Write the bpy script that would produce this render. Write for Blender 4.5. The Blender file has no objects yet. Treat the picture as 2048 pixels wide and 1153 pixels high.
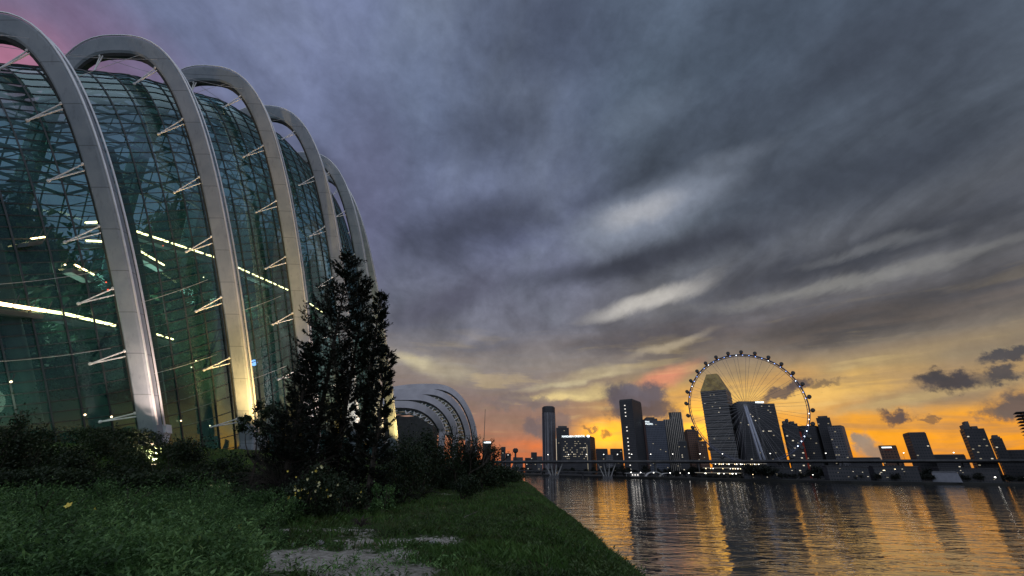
import bpy, math, random
import numpy as np
from mathutils import Vector, Matrix
sc = bpy.context.scene
COL = sc.collection
rng = np.random.default_rng(7)
random.seed(7)
PI = math.pi

# ------------------------------------------------------------------ camera
FPX, YH, ROLL, EYE = 840.0, 943.0, 0.014, 7.0
PITCH = math.atan((YH - 576.5) / FPX)
_r0 = np.array([1, 0, 0.]); _u0 = np.array([0, -math.sin(PITCH), math.cos(PITCH)])
C_F = np.array([0, math.cos(PITCH), math.sin(PITCH)])
C_R = math.cos(ROLL) * _r0 + math.sin(ROLL) * _u0
C_U = math.cos(ROLL) * _u0 - math.sin(ROLL) * _r0
cam = bpy.data.cameras.new('camera'); camo = bpy.data.objects.new('camera', cam); COL.objects.link(camo)
cam.sensor_width = 36.0; cam.lens = 36.0 * FPX / 2048.0
cam.clip_start = 0.1; cam.clip_end = 20000
M = Matrix(((C_R[0], C_U[0], -C_F[0], 0), (C_R[1], C_U[1], -C_F[1], 0), (C_R[2], C_U[2], -C_F[2], EYE), (0, 0, 0, 1)))
camo.matrix_world = M
sc.camera = camo

def ray(x, y):
    return (x - 1024) * C_R - (y - 576.5) * C_U + FPX * C_F
def at_z(x, y, z):
    d = ray(x, y); t = (z - EYE) / d[2]
    return np.array([d[0] * t, d[1] * t, z])
def at_y(x, y, Y):
    d = ray(x, y); t = Y / d[1]
    return np.array([d[0] * t, Y, EYE + d[2] * t])
def az_el(x, y):
    d = ray(x, y); d = d / np.linalg.norm(d)
    return math.atan2(d[0], d[1]), math.asin(d[2])

# ------------------------------------------------------------------ colour + exposure
sc.view_settings.view_transform = 'Standard'
sc.view_settings.look = 'None'
sc.view_settings.exposure = 0.0
sc.view_settings.gamma = 1.0
sc.cycles.max_bounces = 10
sc.cycles.transparent_max_bounces = 24
sc.cycles.glossy_bounces = 4
sc.cycles.sample_clamp_indirect = 3.0
def lin(c):
    return tuple((v / 255 / 12.92 if v / 255 <= 0.04045 else ((v / 255 + 0.055) / 1.055) ** 2.4) for v in c) + (1.0,)

# ------------------------------------------------------------------ sky
world = bpy.data.worlds.new('World'); sc.world = world; world.use_nodes = True
SUN_AZ, SUN_EL = math.radians(24), math.radians(1.5)
class NT:
    """tiny helper round a node tree"""
    def __init__(s, tree):
        s.t = tree; s.t.nodes.clear()
    def n(s, typ, **kw):
        nd = s.t.nodes.new(typ)
        for k, v in kw.items(): setattr(nd, k, v)
        return nd
    def l(s, a, b): s.t.links.new(a, b)
    def put(s, sock, v):
        if isinstance(v, bpy.types.NodeSocket): s.l(v, sock)
        else: sock.default_value = v
    def math(s, op, a, b=0.0, c=0.0, clamp=False):
        m = s.n('ShaderNodeMath', operation=op, use_clamp=clamp)
        s.put(m.inputs[0], a); s.put(m.inputs[1], b); s.put(m.inputs[2], c)
        return m.outputs[0]
    def vmath(s, op, a, b=(0, 0, 0), scale=None):
        m = s.n('ShaderNodeVectorMath', operation=op)
        s.put(m.inputs[0], a); s.put(m.inputs[1], b)
        if scale is not None: s.put(m.inputs['Scale'], scale)
        return m.outputs['Value'] if op in ('LENGTH', 'DOT_PRODUCT', 'DISTANCE') else m.outputs[0]
    def rng(s, v, a, b, c=0.0, d=1.0, smooth=True):
        m = s.n('ShaderNodeMapRange', interpolation_type='SMOOTHSTEP' if smooth else 'LINEAR')
        s.put(m.inputs['Value'], v)
        for k, q in (('From Min', a), ('From Max', b), ('To Min', c), ('To Max', d)): s.put(m.inputs[k], q)
        return m.outputs['Result']
    def mix(s, f, a, b, blend='MIX'):
        m = s.n('ShaderNodeMix', data_type='RGBA', blend_type=blend)
        s.put(m.inputs['Factor'], f); s.put(m.inputs['A'], a) if False else s.put(m.inputs[6], a); s.put(m.inputs[7], b)
        return m.outputs[2]
    def noise(s, v, scale, detail=4, rough=0.55, dist=0.0, out='Fac'):
        m = s.n('ShaderNodeTexNoise')
        s.put(m.inputs['Vector'], v); s.put(m.inputs['Scale'], scale)
        m.inputs['Detail'].default_value = detail; m.inputs['Roughness'].default_value = rough; m.inputs['Distortion'].default_value = dist
        return m.outputs[out]
    def ramp(s, f, stops):
        m = s.n('ShaderNodeValToRGB'); cr = m.color_ramp
        while len(cr.elements) < len(stops): cr.elements.new(0.5)
        for e, (p, c) in zip(cr.elements, stops): e.position = p; e.color = c
        s.put(m.inputs[0], f)
        return m.outputs[0]
    def mapping(s, v, loc=(0, 0, 0), rot=(0, 0, 0), scale=(1, 1, 1), typ='POINT'):
        m = s.n('ShaderNodeMapping', vector_type=typ)
        s.put(m.inputs['Vector'], v); m.inputs['Location'].default_value = loc
        m.inputs['Rotation'].default_value = rot; m.inputs['Scale'].default_value = scale
        return m.outputs[0]
    def comb(s, x, y, z=0.0):
        m = s.n('ShaderNodeCombineXYZ'); s.put(m.inputs[0], x); s.put(m.inputs[1], y); s.put(m.inputs[2], z)
        return m.outputs[0]

def build_sky():
    w = NT(world.node_tree)
    tc = w.n('ShaderNodeTexCoord'); D = tc.outputs['Generated']
    D = w.vmath('NORMALIZE', D)
    sep = w.n('ShaderNodeSeparateXYZ'); w.l(D, sep.inputs[0])
    X, Y, Z = sep.outputs
    az = w.math('ARCTAN2', X, Y); el = w.math('ARCSINE', Z)
    AE = w.comb(az, el, 0.0)
    # cloud deck: a flat layer seen in perspective, its streaks run towards a point low on the left
    zz = w.math('ADD', w.math('MAXIMUM', Z, 0.0), 0.10)
    deck = w.comb(w.math('DIVIDE', X, zz), w.math('DIVIDE', Y, zz), 0.0)
    band = w.mapping(deck, rot=(0, 0, math.radians(-58)), scale=(1.0, 0.45, 1.0))
    warp = w.noise(deck, 0.9, 3, 0.5, out='Color')
    bandw = w.vmath('ADD', band, w.vmath('SCALE', w.vmath('SUBTRACT', warp, (0.5, 0.5, 0.5)), scale=0.55))
    n1 = w.noise(bandw, 1.05, 7, 0.52)
    n2 = w.noise(w.vmath('ADD', bandw, (5.3, 1.7, 0)), 3.1, 6, 0.55)
    n3 = w.noise(w.mapping(AE, scale=(2.0, 13.0, 1.0)), 2.2, 6, 0.55, 0.4)      # thin level streaks near the horizon
    grain = w.noise(D, 38.0, 4, 0.6)
    # clear colour by height, left and right of the glow
    t = w.rng(el, 0.0, 1.2, smooth=False)
    E_ = lambda deg: math.radians(deg) / 1.2
    right = w.ramp(t, [(0, lin((236, 140, 34))), (E_(4), lin((242, 158, 40))), (E_(8), lin((222, 168, 84))), (E_(10.5), lin((172, 146, 104))), (E_(13), lin((122, 113, 104))), (E_(16), lin((94, 91, 95))),
                       (E_(19), lin((104, 104, 108))), (E_(30), lin((84, 92, 104))), (E_(45), lin((78, 90, 106))), (1, lin((86, 98, 118)))])
    left = w.ramp(t, [(0, lin((212, 108, 62))), (E_(2.5), lin((188, 110, 78))), (E_(5), lin((156, 116, 98))), (E_(9), lin((130, 112, 108))), (E_(13), lin((140, 132, 128))),
                      (E_(18), lin((112, 113, 126))), (E_(30), lin((98, 104, 130))), (E_(45), lin((88, 98, 122))), (1, lin((92, 102, 124)))])
    col = w.mix(w.rng(az, 0.06, 0.42), left, right)
    far = w.ramp(t, [(0, lin((92, 88, 104))), (E_(8), lin((110, 102, 124))), (E_(20), lin((112, 112, 140))), (E_(40), lin((104, 112, 142))), (1, lin((104, 114, 144)))])
    side = w.math('MAXIMUM', w.rng(az, -0.32, -0.62), w.rng(az, 1.15, 1.6))
    col = w.mix(side, col, far)
    # broken overcast: darker undersides and brighter gaps
    hi = w.rng(el, 0.14, 0.40)
    dark = w.math('MULTIPLY', w.rng(n1, 0.46, 0.66), hi)
    col = w.mix(w.math('MULTIPLY', dark, 0.62), col, lin((54, 60, 74)))
    brt = w.math('MULTIPLY', w.rng(n1, 0.47, 0.34), w.rng(el, 0.18, 0.34))
    col = w.mix(w.math('MULTIPLY', brt, 0.26), col, lin((130, 140, 152)))
    fine = w.math('MULTIPLY', w.rng(n2, 0.30, 0.70, 0.58, 1.42, smooth=False), 1.0)
    fine = w.math('ADD', w.math('MULTIPLY', w.math('SUBTRACT', fine, 1.0), hi), 1.0)
    col = w.mix(1.0, col, w.comb(fine, fine, fine), 'MULTIPLY')
    wob = w.vmath('SUBTRACT', w.noise(w.mapping(AE, scale=(1.0, 1.6, 1.0)), 5.0, 6, 0.6, out='Color'), (0.5, 0.5, 0.5))
    AEw = w.vmath('ADD', AE, w.vmath('SCALE', wob, scale=0.075))
    streak = w.vmath('SUBTRACT', w.noise(bandw, 2.6, 6, 0.6, out='Color'), (0.5, 0.5, 0.5))
    AEs = w.vmath('ADD', AE, w.vmath('SCALE', streak, scale=0.085))
    puff = w.vmath('SUBTRACT', w.noise(AE, 24.0, 6, 0.66, out='Color'), (0.5, 0.5, 0.5))
    AEp = w.vmath('ADD', AE, w.vmath('SCALE', puff, scale=0.07))
    def spot(a, e, rx, ry, tilt, rgb, k, src, inner=0.15, outer=1.0, gain=1.0):
        r = w.vmath('LENGTH', w.mapping(src, (a, e, 0), (0, 0, math.radians(tilt)), (math.radians(rx), math.radians(ry), 1), 'TEXTURE'))
        f = w.rng(r, outer, inner, 0.0, k)
        nonlocal col
        col = w.mix(f, col, tuple(q * gain for q in lin(rgb)[:3]) + (1,))
    # soft large patches of the overcast
    for a in SOFT: spot(*a, AEs)
    # glow low in the sky
    for a in GLOW: spot(*patch(*a[:7]), AEw, gain=1.6 if a[0] in (1215, 1390) else 1.0)
    low = w.rng(el, 0.36, 0.10)
    low = w.math('MULTIPLY', low, w.math('SUBTRACT', 1.0, side))
    st = w.math('MULTIPLY', w.rng(n3, 0.47, 0.66), low)
    col = w.mix(w.math('MULTIPLY', st, 0.55), col, lin((132, 114, 98)))
    st2 = w.math('MULTIPLY', w.rng(n3, 0.46, 0.32), w.math('MULTIPLY', low, w.rng(el, 0.02, 0.12)))
    col = w.mix(w.math('MULTIPLY', st2, 0.30), col, lin((238, 208, 136)))
    # dark cumulus scraps in front of the glow, hard-edged
    for (px, py, rx, ry, tilt, rgb, k) in PUFFS: spot(*patch(px, py, rx, ry, tilt, rgb, k), AEp, 0.42, 1.10)
    mott = w.noise(w.mapping(AE, scale=(1.0, 1.9, 1.0)), 11.0, 6, 0.62, 0.6)
    mm = w.rng(mott, 0.32, 0.68, 0.94, 1.07, smooth=False)
    col = w.mix(1.0, col, w.comb(mm, mm, mm), 'MULTIPLY')
    gr = w.rng(grain, 0.3, 0.7, 0.92, 1.08, smooth=False)
    col = w.mix(1.0, col, w.comb(gr, gr, gr), 'MULTIPLY')
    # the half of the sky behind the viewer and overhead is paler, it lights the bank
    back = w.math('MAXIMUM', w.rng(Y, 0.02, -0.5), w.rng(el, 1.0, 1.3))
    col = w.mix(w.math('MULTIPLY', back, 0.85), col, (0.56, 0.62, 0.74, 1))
    col = w.mix(w.rng(el, -0.01, -0.06), col, (0.02, 0.02, 0.022, 1))
    sky = w.n('ShaderNodeTexSky', sky_type='NISHITA'); sky.sun_disc = False
    sky.sun_elevation = SUN_EL; sky.sun_rotation = SUN_AZ
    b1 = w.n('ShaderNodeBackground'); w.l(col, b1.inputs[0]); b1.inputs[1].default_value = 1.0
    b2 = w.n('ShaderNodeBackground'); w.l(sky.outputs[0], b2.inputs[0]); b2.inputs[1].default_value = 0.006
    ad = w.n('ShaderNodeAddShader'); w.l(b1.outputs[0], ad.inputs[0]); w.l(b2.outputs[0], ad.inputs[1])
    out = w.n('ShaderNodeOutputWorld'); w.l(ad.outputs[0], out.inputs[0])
# (pixel x, pixel y, half-width deg, half-height deg, tilt, colour, strength)
def band(x0, y0, x1, y1, ry, rgb, k, stretch=.75):
    a, b = az_el(x0, y0), az_el(x1, y1); d = (b[0] - a[0], b[1] - a[1])
    return ((a[0] + b[0]) / 2, (a[1] + b[1]) / 2, math.degrees(math.hypot(*d)) * stretch, ry, math.degrees(math.atan2(d[1], d[0])), rgb, k)
def patch(px, py, rx, ry, tilt, rgb, k): return az_el(px, py) + (rx, ry, tilt, rgb, k)
SOFT = [
    patch(20, 115, 8, 5, 0, (216, 124, 144), .62), patch(120, 80, 18, 8, 0, (138, 104, 136), .45), patch(720, 430, 9, 20, 0, (106, 108, 138), .5),
    band(860, 280, 1100, 230, 6, (60, 66, 82), .6), band(800, 480, 1100, 410, 5.5, (54, 58, 72), .75), band(1480, 400, 2048, 230, 4.5, (56, 62, 74), .7),
    band(1040, 560, 1580, 440, 2.6, (50, 54, 66), .85), band(1600, 120, 2048, 60, 9, (58, 64, 76), .55), band(1000, 80, 1300, 40, 7, (62, 70, 88), .5),
    band(1440, 560, 2048, 400, 2.2, (54, 58, 68), .8), band(1480, 690, 2048, 570, 3.2, (66, 66, 70), .85), band(780, 640, 1000, 560, 2.8, (80, 80, 98), .6),
    band(1080, 700, 1420, 650, 1.9, (84, 82, 88), .7), band(900, 700, 1060, 690, 1.8, (88, 88, 100), .5),
    band(1190, 260, 1400, 180, 4.0, (102, 114, 132), .6), band(1130, 490, 1460, 360, 4.6, (134, 142, 158), .9), band(1210, 450, 1360, 400, 2.2, (172, 174, 180), .75),
    band(1180, 630, 1420, 560, 1.9, (190, 186, 180), .9), band(1420, 610, 2048, 470, 1.3, (140, 139, 136), .6),
    band(1380, 340, 1560, 290, 1.6, (104, 112, 126), .5), band(1600, 520, 1900, 450, .9, (118, 120, 124), .5),
]
GLOW = [
    (835, 725, 4.5, 1.7, -14, (204, 192, 158), 0.85), (900, 745, 6, 2.2, -6, (176, 164, 140), 0.7), (1000, 770, 8, 2.0, 0, (132, 122, 118), 0.5),
    (1130, 796, 9, .8, 0, (226, 200, 136), 0.8), (1150, 762, 10, .7, 8, (206, 192, 152), 0.7), (1330, 690, 8, .8, 12, (176, 164, 144), 0.6), (1190, 745, 9, 1.2, 8, (196, 180, 140), 0.5),
    (1330, 752, 6.5, 1.9, 18, (226, 138, 110), 0.75), (1400, 790, 9, 2.2, 0, (226, 166, 84), 0.6),
    (1180, 788, 9, 1.5, 0, (226, 204, 142), 0.6), (1470, 790, 6, 2.0, 0, (238, 198, 112), 0.6), (1215, 868, 5.5, 2.4, 0, (255, 174, 40), 0.95), (1390, 842, 4.5, 3.4, 0, (255, 186, 58), 0.9), (1050, 893, 6, 1.2, 0, (240, 122, 62), 0.6),
    (1690, 782, 9, 1.7, 6, (238, 192, 108), 0.7), (1900, 790, 15, 2.4, 6, (146, 130, 108), 0.85), (1740, 858, 12, 1.9, 0, (250, 166, 34), 0.85), (1910, 872, 11, 1.9, 0, (248, 160, 38), 0.85),
    (1560, 760, 6, 2, 10, (214, 160, 88), 0.6), (1850, 800, 12, 0.9, 8, (186, 160, 112), 0.7), (2000, 700, 10, 2.5, 10, (118, 112, 104), 0.6),
]
PUFFS = [
    (1270, 806, 4.2, 2.1, 0, (84, 82, 96), 0.97), (1236, 794, 2.4, 2.2, 0, (80, 80, 94), 0.97), (1304, 790, 2.4, 2.3, 0, (84, 84, 98), 0.97), (1262, 784, 1.6, 1.3, 0, (92, 92, 106), 0.9), (1268, 826, 4.4, .9, 0, (74, 70, 78), 0.9), (1325, 818, 2.6, 1.1, 0, (80, 76, 84), 0.9),
    (1090, 858, 3.6, 1.3, 0, (118, 100, 100), 0.9), (1066, 848, 1.7, 1.5, 0, (112, 98, 102), 0.9), (1125, 842, 1.5, 1.5, 0, (128, 108, 104), 0.85), (1050, 803, 7, 0.9, 0, (120, 108, 108), 0.7),
    (1560, 788, 3.0, .8, 14, (80, 74, 78), 0.9), (1596, 772, 1.8, .8, 14, (74, 70, 78), 0.85), (1650, 772, 2.0, .45, 8, (96, 84, 76), 0.7),
    (1900, 764, 2.9, 1.0, 3, (56, 56, 66), 0.96), (1870, 754, 1.5, .75, 0, (58, 58, 66), 0.95), (2012, 750, 1.5, .8, 0, (66, 66, 74), 0.92), (2012, 712, 1.9, .7, 12, (62, 64, 74), 0.9),
    (1790, 831, 1.5, .65, 0, (78, 68, 72), 0.95), (1804, 824, .8, .6, 0, (80, 70, 74), 0.9), (1852, 834, .9, .35, 0, (120, 92, 72), 0.8),
    (2030, 810, 2.5, 1.6, 4, (82, 78, 84), 0.93), (1988, 824, 1.5, .7, 0, (104, 90, 84), 0.8),
    (1728, 892, 1.4, 1.7, 0, (150, 132, 116), 0.97), (1714, 884, .9, 1.2, 0, (148, 132, 118), 0.95), (1762, 906, 1.4, .9, 0, (146, 126, 110), 0.95),
    (1215, 865, 0.9, 0.7, 0, (150, 106, 60), 0.8), (1175, 852, 1.4, 0.35, 0, (140, 104, 70), 0.8),
]
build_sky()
sun = bpy.data.lights.new('sun', 'SUN'); suno = bpy.data.objects.new('sun', sun); COL.objects.link(suno)
sun.energy = 0.10; sun.angle = math.radians(75); sun.color = (1.0, 0.66, 0.36)
sd = Vector((math.sin(SUN_AZ) * math.cos(SUN_EL), math.cos(SUN_AZ) * math.cos(SUN_EL), math.sin(SUN_EL)))
suno.rotation_euler = sd.to_track_quat('Z', 'Y').to_euler()

# ------------------------------------------------------------------ mesh + object helpers
class MB:
    """collects shapes, builds ONE mesh"""
    def __init__(s): s.v = []; s.f = []; s.n = 0
    def add(s, v, f):
        v = np.asarray(v, float); s.v.append(v)
        s.f.extend([tuple(int(i) + s.n for i in q) for q in f]); s.n += len(v)
    def box(s, c, size, rz=0.0, top=1.0):
        hx, hy, hz = [q / 2 for q in size]
        p = np.array([[x * (top if z > 0 else 1), y * (top if z > 0 else 1), z] for z in (-hz, hz) for x, y in ((-hx, -hy), (hx, -hy), (hx, hy), (-hx, hy))])
        cr, sr = math.cos(rz), math.sin(rz)
        q = p.copy(); q[:, 0] = p[:, 0] * cr - p[:, 1] * sr; q[:, 1] = p[:, 0] * sr + p[:, 1] * cr
        s.add(q + np.array(c), [(3, 2, 1, 0), (4, 5, 6, 7), (0, 1, 5, 4), (1, 2, 6, 5), (2, 3, 7, 6), (3, 0, 4, 7)])
    def tube(s, pts, r, k=6, cap=True, up=None):
        pts = np.asarray(pts, float); m = len(pts)
        r = np.broadcast_to(np.asarray(r, float), (m,))
        tg = np.gradient(pts, axis=0); tg /= np.linalg.norm(tg, axis=1)[:, None] + 1e-12
        ref = np.array([0, 0, 1.]) if up is None else np.asarray(up, float)
        a = np.cross(tg, ref); bad = np.linalg.norm(a, axis=1) < 1e-3
        a[bad] = np.cross(tg[bad], np.array([1., 0, 0])) if bad.any() else a[bad]
        a /= np.linalg.norm(a, axis=1)[:, None]; b = np.cross(a, tg)
        th = np.arange(k) / k * 2 * PI + PI / k
        v = (pts[:, None, :] + r[:, None, None] * (np.cos(th)[None, :, None] * a[:, None, :] + np.sin(th)[None, :, None] * b[:, None, :])).reshape(-1, 3)
        f = [(i * k + j, i * k + (j + 1) % k, (i + 1) * k + (j + 1) % k, (i + 1) * k + j) for i in range(m - 1) for j in range(k)]
        if cap: f += [tuple(range(k))[::-1], tuple((m - 1) * k + j for j in range(k))]
        s.add(v, f)
    def sweep(s, rings, closed=True, cap=True):
        """rings: (m,k,3) array of section points"""
        rings = np.asarray(rings, float); m, k = rings.shape[:2]
        kk = k if closed else k - 1
        f = [(i * k + j, i * k + (j + 1) % k, (i + 1) * k + (j + 1) % k, (i + 1) * k + j) for i in range(m - 1) for j in range(kk)]
        if cap and closed: f += [tuple(range(k))[::-1], tuple((m - 1) * k + j for j in range(k))]
        s.add(rings.reshape(-1, 3), f)
    def ball(s, c, r, nu=8, nv=6, sz=1.0):
        v = [(0, 0, -1)] + [(math.sin(PI * i / nv) * math.cos(2 * PI * j / nu), math.sin(PI * i / nv) * math.sin(2 * PI * j / nu), -math.cos(PI * i / nv)) for i in range(1, nv) for j in range(nu)] + [(0, 0, 1)]
        f = [(0, 1 + (j + 1) % nu, 1 + j) for j in range(nu)]
        f += [(1 + i * nu + j, 1 + i * nu + (j + 1) % nu, 1 + (i + 1) * nu + (j + 1) % nu, 1 + (i + 1) * nu + j) for i in range(nv - 2) for j in range(nu)]
        top = 1 + (nv - 1) * nu; base = 1 + (nv - 2) * nu
        f += [(base + j, base + (j + 1) % nu, top) for j in range(nu)]
        v = np.array(v) * r; v[:, 2] *= sz
        s.add(v + np.array(c), f)
    def prism(s, poly, z0, z1, topscale=1.0, c=None):
        p = np.asarray(poly, float); k = len(p)
        c = p.mean(0) if c is None else np.asarray(c)
        q = c + (p - c) * topscale
        v = np.concatenate([np.c_[p, np.full(k, z0)], np.c_[q, np.full(k, z1)]])
        s.add(v, [tuple(range(k))[::-1], tuple(range(k, 2 * k))] + [(j, (j + 1) % k, k + (j + 1) % k, k + j) for j in range(k)])
    def build(s, name, mat, parent=None, smooth=False, loc=None):
        me = bpy.data.meshes.new(name)
        v = np.concatenate(s.v) if s.v else np.zeros((0, 3))
        if loc is not None: v = v - np.asarray(loc)
        me.from_pydata(v.tolist(), [], s.f); me.update()
        if smooth: me.polygons.foreach_set('use_smooth', [True] * len(me.polygons))
        return link(name, me, mat, parent, loc)
def link(name, me, mat, parent=None, loc=None):
    o = bpy.data.objects.new(name, me); COL.objects.link(o)
    if mat is not None and len(me.materials) == 0: me.materials.append(mat)
    if parent is not None: o.parent = parent
    if loc is not None: o.location = loc
    return o
def quads_mesh(name, Q, nper=4):
    """Q (n,nper,3): loose polygons as one mesh, fast"""
    Q = np.asarray(Q, np.float32); n = len(Q)
    me = bpy.data.meshes.new(name)
    me.vertices.add(n * nper); me.vertices.foreach_set('co', Q.reshape(-1))
    me.loops.add(n * nper); me.loops.foreach_set('vertex_index', np.arange(n * nper, dtype=np.int32))
    me.polygons.add(n); me.polygons.foreach_set('loop_start', np.arange(0, n * nper, nper, dtype=np.int32))
    me.polygons.foreach_set('loop_total', np.full(n, nper, np.int32))
    me.update(calc_edges=True); me.validate()
    return me
def leaves(P, size, up=0.4, aspect=0.45, axis=None, jit=0.5, g=rng):
    """rhombic leaves at points P; axis: preferred long direction"""
    n = len(P)
    L = g.normal(size=(n, 3)) if axis is None else np.asarray(axis) + jit * g.normal(size=(n, 3))
    L /= np.linalg.norm(L, axis=1)[:, None] + 1e-9
    N = g.normal(size=(n, 3)); N[:, 2] = np.abs(N[:, 2]) + up
    W = np.cross(L, N); W /= np.linalg.norm(W, axis=1)[:, None] + 1e-9
    sz = (size * g.uniform(0.6, 1.3, n))[:, None]
    b = np.cross(W, L) * sz * 0.12
    return np.stack([P, P + L * sz * .5 + W * sz * aspect * .5 + b, P + L * sz, P + L * sz * .5 - W * sz * aspect * .5 + b], 1)
def thing(name, label, cat, loc=(0, 0, 0), group=None, rz=0.0):
    o = bpy.data.objects.new(name, None); COL.objects.link(o)
    o.location = loc; o.rotation_euler = (0, 0, rz); o.empty_display_size = 0.3
    return tag(o, label, cat, group)
def tag(o, label, cat, group=None):
    o['label'] = label; o['category'] = cat
    if group: o['group'] = group
    return o
def struct(o): o['kind'] = 'structure'; return o
def stuff(o, label=None, cat=None):
    o['kind'] = 'stuff'
    if label: o['label'] = label; o['category'] = cat
    return o
def copy_tree(o, parent=None):
    c = o.copy(); COL.objects.link(c)
    if parent is not None: c.parent = parent
    for ch in list(o.children): copy_tree(ch, c)
    return c

# ------------------------------------------------------------------ materials
def material(name):
    m = bpy.data.materials.new(name); m.use_nodes = True
    return m, NT(m.node_tree)
def principled(nt, base, rough=0.6, metal=0.0, normal=None, emis=None, estr=0.0, spec=None):
    p = nt.n('ShaderNodeBsdfPrincipled')
    nt.put(p.inputs['Base Color'], base); nt.put(p.inputs['Roughness'], rough); p.inputs['Metallic'].default_value = metal
    if normal is not None: nt.l(normal, p.inputs['Normal'])
    if spec is not None: p.inputs['Specular IOR Level'].default_value = spec
    if emis is not None: nt.put(p.inputs['Emission Color'], emis); nt.put(p.inputs['Emission Strength'], estr)
    o = nt.n('ShaderNodeOutputMaterial'); nt.l(p.outputs[0], o.inputs[0])
    return p
def bump(nt, h, strength=0.3, dist=0.05):
    b = nt.n('ShaderNodeBump'); nt.l(h, b.inputs['Height']); b.inputs['Strength'].default_value = strength; b.inputs['Distance'].default_value = dist
    return b.outputs[0]
def noisy(name, c1, c2, scale=1.0, rough=0.6, metal=0.0, bstr=0.0, bscale=None, coord='Object', spec=None):
    m, nt = material(name)
    tc = nt.n('ShaderNodeTexCoord').outputs[coord]
    n = nt.noise(tc, scale, 6, 0.6)
    col = nt.mix(nt.rng(n, 0.35, 0.65), c1 + (1,), c2 + (1,))
    nrm = bump(nt, nt.noise(tc, bscale or scale * 6, 4), bstr, 0.05) if bstr else None
    principled(nt, col, rough, metal, nrm, spec=spec)
    return m
def emitter(name, c, s):
    m, nt = material(name)
    e = nt.n('ShaderNodeEmission'); e.inputs[0].default_value = c + (1,); e.inputs[1].default_value = s
    o = nt.n('ShaderNodeOutputMaterial'); nt.l(e.outputs[0], o.inputs[0])
    return m
def leafmat(name, c1, c2, c3, scale=1.2, trans=0.25, rough=0.5):
    m, nt = material(name)
    tc = nt.n('ShaderNodeTexCoord').outputs['Object']
    n = nt.noise(tc, scale, 5, 0.65); n2 = nt.noise(tc, scale * 9, 2, 0.6)
    f = nt.math('ADD', nt.math('MULTIPLY', n, 0.6), nt.math('MULTIPLY', n2, 0.4))
    col = nt.ramp(f, [(0.36, c1 + (1,)), (0.5, c2 + (1,)), (0.66, c3 + (1,))])
    p = nt.n('ShaderNodeBsdfPrincipled'); nt.l(col, p.inputs['Base Color']); p.inputs['Roughness'].default_value = rough
    p.inputs['Specular IOR Level'].default_value = 0.3
    t = nt.n('ShaderNodeBsdfTranslucent'); nt.l(col, t.inputs[0])
    mx = nt.n('ShaderNodeMixShader'); mx.inputs[0].default_value = trans
    nt.l(p.outputs[0], mx.inputs[1]); nt.l(t.outputs[0], mx.inputs[2])
    o = nt.n('ShaderNodeOutputMaterial'); nt.l(mx.outputs[0], o.inputs[0])
    return m
MT = {}
def rib_material():
    m, nt = material('arch_paint')
    tc = nt.n('ShaderNodeTexCoord').outputs['Object']
    n = nt.noise(tc, .35, 6, .6); st = nt.noise(nt.mapping(tc, scale=(1, 1, .12)), 2.2, 5, .65); fine = nt.noise(tc, 9.0, 3, .6)
    col = nt.mix(nt.rng(n, .35, .65), (.23, .27, .315, 1), (.30, .335, .375, 1))
    col = nt.mix(nt.math('MULTIPLY', nt.rng(st, .52, .75), .45), col, (.12, .135, .15, 1))
    sp = nt.n('ShaderNodeSeparateXYZ'); nt.l(tc, sp.inputs[0])
    j = nt.math('LESS_THAN', nt.math('FRACT', nt.math('DIVIDE', sp.outputs[2], 3.1)), .022)     # cladding joints
    col = nt.mix(nt.math('MULTIPLY', j, .6), col, (.07, .08, .09, 1))
    principled(nt, col, nt.rng(fine, .3, .7, .45, .62), 0, bump(nt, fine, .08, .02))
    return m
MT['rib'] = rib_material()
MT['trim'] = noisy('trim_metal', (.66, .68, .70), (.8, .81, .82), 1.0, 0.35, 0.4)  # rail tone brightened to stand in for highlights along the arch edges
MT['pale'] = noisy('pale_arch_paint', (.50, .48, .52), (.62, .60, .64), .2, .5)
MT['steel'] = noisy('white_steel', (.62, .62, .6), (.75, .75, .74), 2.0, 0.4)
MT['darksteel'] = noisy('grey_steel', (.05, .065, .07), (.08, .10, .105), 1.0, 0.5)
MT['mullion'] = noisy('mullion', (.02, .03, .032), (.035, .045, .05), 1.0, 0.4)
MT['cable'] = noisy('cable', (.4, .42, .42), (.55, .56, .56), 1.0, 0.4, 0.5)
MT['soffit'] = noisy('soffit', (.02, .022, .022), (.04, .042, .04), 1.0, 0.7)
MT['column'] = noisy('column', (.03, .025, .018), (.06, .048, .035), 0.4, 0.7)
MT['concrete'] = noisy('concrete', (.20, .20, .20), (.30, .30, .29), 0.2, 0.8, 0, 0.1)
MT['darkconcrete'] = noisy('dark_concrete', (.06, .062, .066), (.10, .10, .105), 0.1, 0.8)
MT['boxpaint'] = noisy('box_paint', (.55, .57, .62), (.66, .68, .72), 1.5, 0.5)
MT['bark'] = noisy('bark', (.025, .02, .015), (.05, .04, .03), 3.0, 0.9, 0, 0.4)
MT['palebark'] = noisy('pale_bark', (.12, .11, .10), (.2, .18, .16), 3.0, 0.9, 0, 0.3)
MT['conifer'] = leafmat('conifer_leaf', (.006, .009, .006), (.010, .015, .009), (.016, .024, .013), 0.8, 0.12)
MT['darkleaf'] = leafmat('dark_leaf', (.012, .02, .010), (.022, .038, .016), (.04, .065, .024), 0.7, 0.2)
MT['cover'] = leafmat('cover_leaf', (.012, .026, .010), (.07, .15, .045), (.26, .44, .15), 0.8, 0.3)
MT['grass'] = leafmat('grass_blade', (.058, .062, .024), (.058, .125, .028), (.115, .215, .052), 0.32, 0.3)
MT['weedleaf'] = leafmat('weed_leaf', (.018, .030, .012), (.055, .095, .030), (.14, .22, .07), 0.9, 0.3)
MT['drygrass'] = leafmat('dry_blade', (.10, .09, .045), (.16, .14, .075), (.22, .2, .11), 0.5, 0.2)
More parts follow.
